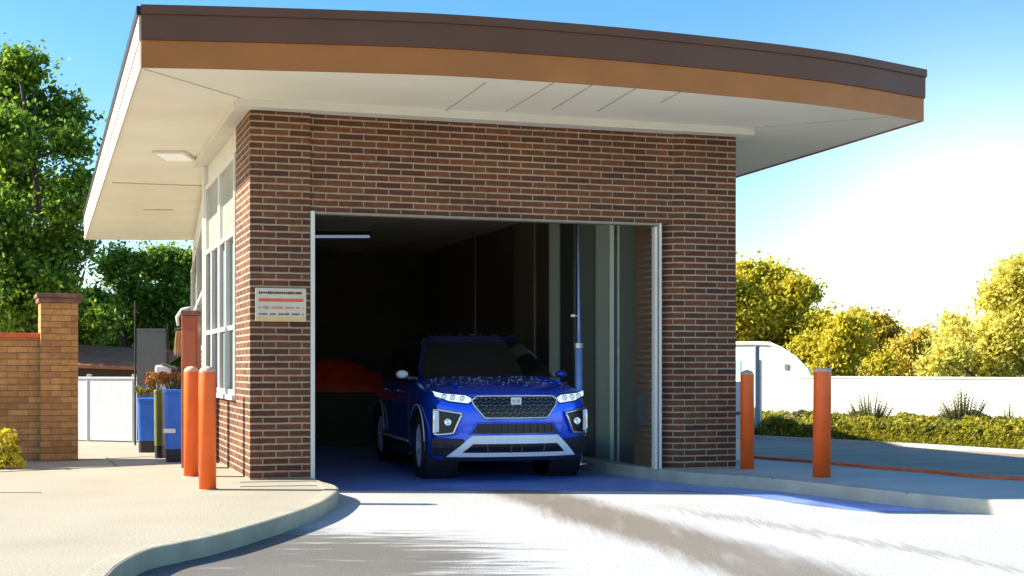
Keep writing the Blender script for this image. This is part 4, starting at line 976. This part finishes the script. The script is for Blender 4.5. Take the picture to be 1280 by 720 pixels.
n = len(last); vs = [p for r in rings for p in r]; fs = [[i*n+k, i*n+(k+1) % n, (i+1)*n+(k+1) % n, (i+1)*n+k] for i in range(len(rings)-1) for k in range(n)]
fs += [[(len(rings)-1)*n+k for k in range(n)], list(range(n))[::-1]]
mb.add(vs, fs).build('cabin', mat('dark_reflection_roof', (.003, .018, .16), .18, metal=.2, var=.1, bump=0, coat=1), car, world=False, smooth=True)  # darker than the body: reflection of the dark bay put into the colour
ws = MB().grid(lambda u, v: cfront(-.93+1.86*u, .03+.90*v, .008), 20, 8).build('windshield', glassm, car, world=False, smooth=True)
for sg_ in (1, -1):
    q = MB(); a0_, a1_ = (-.75, -.08) if sg_ > 0 else (.05, .68)
    pts = [cfront(a0_+(a1_-a0_)*k/6, .075+.03*math.sin(k/6*3), .016) for k in range(7)]; q.tube(pts, .008, 6); q.build('wiper', dark, ws, world=False)
for s_ in (1, -1):
    for (a, b_, v1) in ((.015, .345, .86), (.37, .66, .86), (.685, .93, .80)):
        MB().grid(lambda u, v: cside(s_, (a+(b_-a)*u), .08+(v1-.08)*v, .006), 8, 6).build('side_window', glassm, car, world=False, smooth=True)
    pts = [cside(s_, .01+.94*k/12, .05, .010) for k in range(13)]; MB().tube(pts, .009, 6).build('window_trim', chrome, car, world=False, smooth=True)
    rail = [(s_*.57, 2.15, 1.665), (s_*.575, 2.30, 1.700), (s_*.575, 3.1, 1.715), (s_*.57, 3.9, 1.70), (s_*.56, 4.05, 1.66)]
    MB().tube(cr(rail, 4), .016, 8).build('roof_rail', dark, car, world=False, smooth=True)
    # door seams, handles, sill, arch trims
    for y in (1.48, 2.52, 3.42):
        MB().tube([(s_*(.957), y+.02*(1-k/6), .45+.66*k/6 if True else 0) for k in range(6)], .004, 6).build('door_seam', dark, car, world=False)
    for y in (2.28, 3.25):
        MB().tube(cr([(s_*.945, y-.1, 1.0), (s_*.985, y-.07, 1.0), (s_*.985, y+.07, 1.0), (s_*.945, y+.1, 1.0)], 4), .013, 8).build('door_handle', chrome, car, world=False, smooth=True)
    MB().obox((s_*.945, 2.31, .30), (.05, 1.9, .16)).build('side_sill', cladding, car, world=False, bevel=.02)
    MB().tube([(s_*.975, 1.42, .40), (s_*.975, 3.2, .40)], .010, 6).build('sill_trim', silver, car, world=False)
    for y in WY:
        pts = [(s_*(.955), y-.452*math.cos(t), WR+.01+.452*math.sin(t)) for t in [R(-12)+R(204)*k/20 for k in range(21)]]
        MB().tube(pts, .022, 8).build('wheel_arch', cladding, car, world=False, smooth=True)
        MB().tube([(p[0]+s_*.012, y+(p[1]-y)*1.05, WR+.01+(p[2]-WR-.01)*1.05) for p in pts[2:-2]], .006, 6).build('arch_trim', silver, car, world=False, smooth=True)
        MB().lathe([(.442, s_*.55), (.442, s_*.93), (.436, s_*.93), (.436, s_*.55)], 36, (0, y, WR+.012), 'x').build('wheel_liner', M['black'], car, world=False)
    # mirror
    mo = MB(); mo.add(*(lambda R_: (R_, [[i, (i+1) % 8, 8+(i+1) % 8, 8+i] for i in range(8)]+[list(range(8))[::-1], list(range(8, 16))]))(
        [(s_*(1.02+.10*math.cos(t)), 1.52, 1.21+.065*math.sin(t)) for t in [math.pi*k/4+.2 for k in range(8)]]+[(s_*(1.02+.085*math.cos(t)), 1.62, 1.21+.055*math.sin(t)) for t in [math.pi*k/4+.2 for k in range(8)]]))
    m_ = mo.build('mirror', silver if s_ < 0 else paint, car, world=False, smooth=True, subsurf=1)
    MB().obox((s_*.90, 1.57, 1.165), (.12, .05, .035)).build('mirror_arm', dark, m_, world=False)
# wheels
q_t = MB().lathe([(.255, -.10), (.30, -.115), (.345, -.118), (.366, -.10), (.375, -.06), (.375, .06), (.366, .10), (.345, .118), (.30, .115), (.255, .10)], 40, (0, 0, 0), 'x', closed=True)
tread = MB()
for k in range(56):
    t = 2*math.pi*k/56
    for x in (-.075, -.025, .025, .075):
        tread.obox((x, .375*math.cos(t+(.05 if x > 0 else 0)), .375*math.sin(t+(.05 if x > 0 else 0))), (.034, .012, .022), Matrix.Rotation(t+(.05 if x > 0 else 0), 3, 'X'))
rim = MB().lathe([(.262, -.10), (.262, .095), (.245, .105), (.235, .09), (.232, -.02), (.232, -.10)], 36, (0, 0, 0), 'x', closed=True)
rim.lathe([(.055, .03), (.055, .07), (.03, .078), (.004, .078)], 20, (0, 0, 0), 'x')
for k in range(5):
    for d in (-.13, .13):
        t = 2*math.pi*k/5+d
        p0 = Vector((.062, .045*math.cos(t), .045*math.sin(t))); p1 = Vector((.085, .242*math.cos(t+d*.3), .242*math.sin(t+d*.3))); rim.tube([p0, p1], [.022, .018], 6)
disc = MB().lathe([(.17, .0), (.17, .02), (.004, .02)], 28, (0, 0, 0), 'x')
mt = ms = md_ = mr_ = None
for s_ in (1, -1):
    for y in WY:
        w = bpy.data.objects.new('wheel', None); col.objects.link(w); w.parent = car; w.location = (s_*.835, y, WR)
        w.rotation_euler = (R(13*(y+s_)), 0, (R(-3) if y < 2 else 0)+(math.pi if s_ < 0 else 0))
        if mt is None:
            a = q_t.build('tyre', rubber, w, world=False, smooth=True); b_ = rim.build('rim', alloy, w, world=False, smooth=False, bevel=.003)
            c_ = disc.build('brake_disc', M['dark_metal'], w, world=False); d_ = tread.build('tread', rubber, w, world=False)
            mt = (a, b_, c_, d_)
        else:
            for pz in mt: c_ = pz.copy(); col.objects.link(c_); c_.parent = w
# underbody, water drops on hood and roof
MB().obox((0, 2.3, .30), (1.35, 4.1, .14)).build('underbody', M['black'], car, world=False, bevel=.03)
q = MB()
def drop(p, r):
    q.lathe([(r, 0), (r*.75, r*.45), (r*.1, r*.6)], 6, p)
for _ in range(330):
    s = .12+random.random()*1.0; w = random.uniform(-.80, .80); yy = s+nose(w, 1.02)*max(0, 1-s/1.15)**1.25
    if yy > 1.14+.2*(abs(w)/.86)**2.6: continue
    H_ = lerp_tab(HT, s); W_ = lerp_tab(WT, s); aw = abs(w)/W_; z = H_+.016-.028*max(0, aw-.55)/.3
    drop((w, yy, z), random.choice((.003, .005, .006, .012)))
for _ in range(130):
    w = random.uniform(-.58, .58); y = random.uniform(2.02, 3.6); drop((w, y, 1.70+.014*(1-(w/.6)**2)), random.choice((.004, .006, .009)))
wd = q.build('water_drops', mat('water_drop', (.50, .60, .80), .08, var=.05, bump=0, coat=1), car, world=False, smooth=True); wd['kind'] = 'stuff'
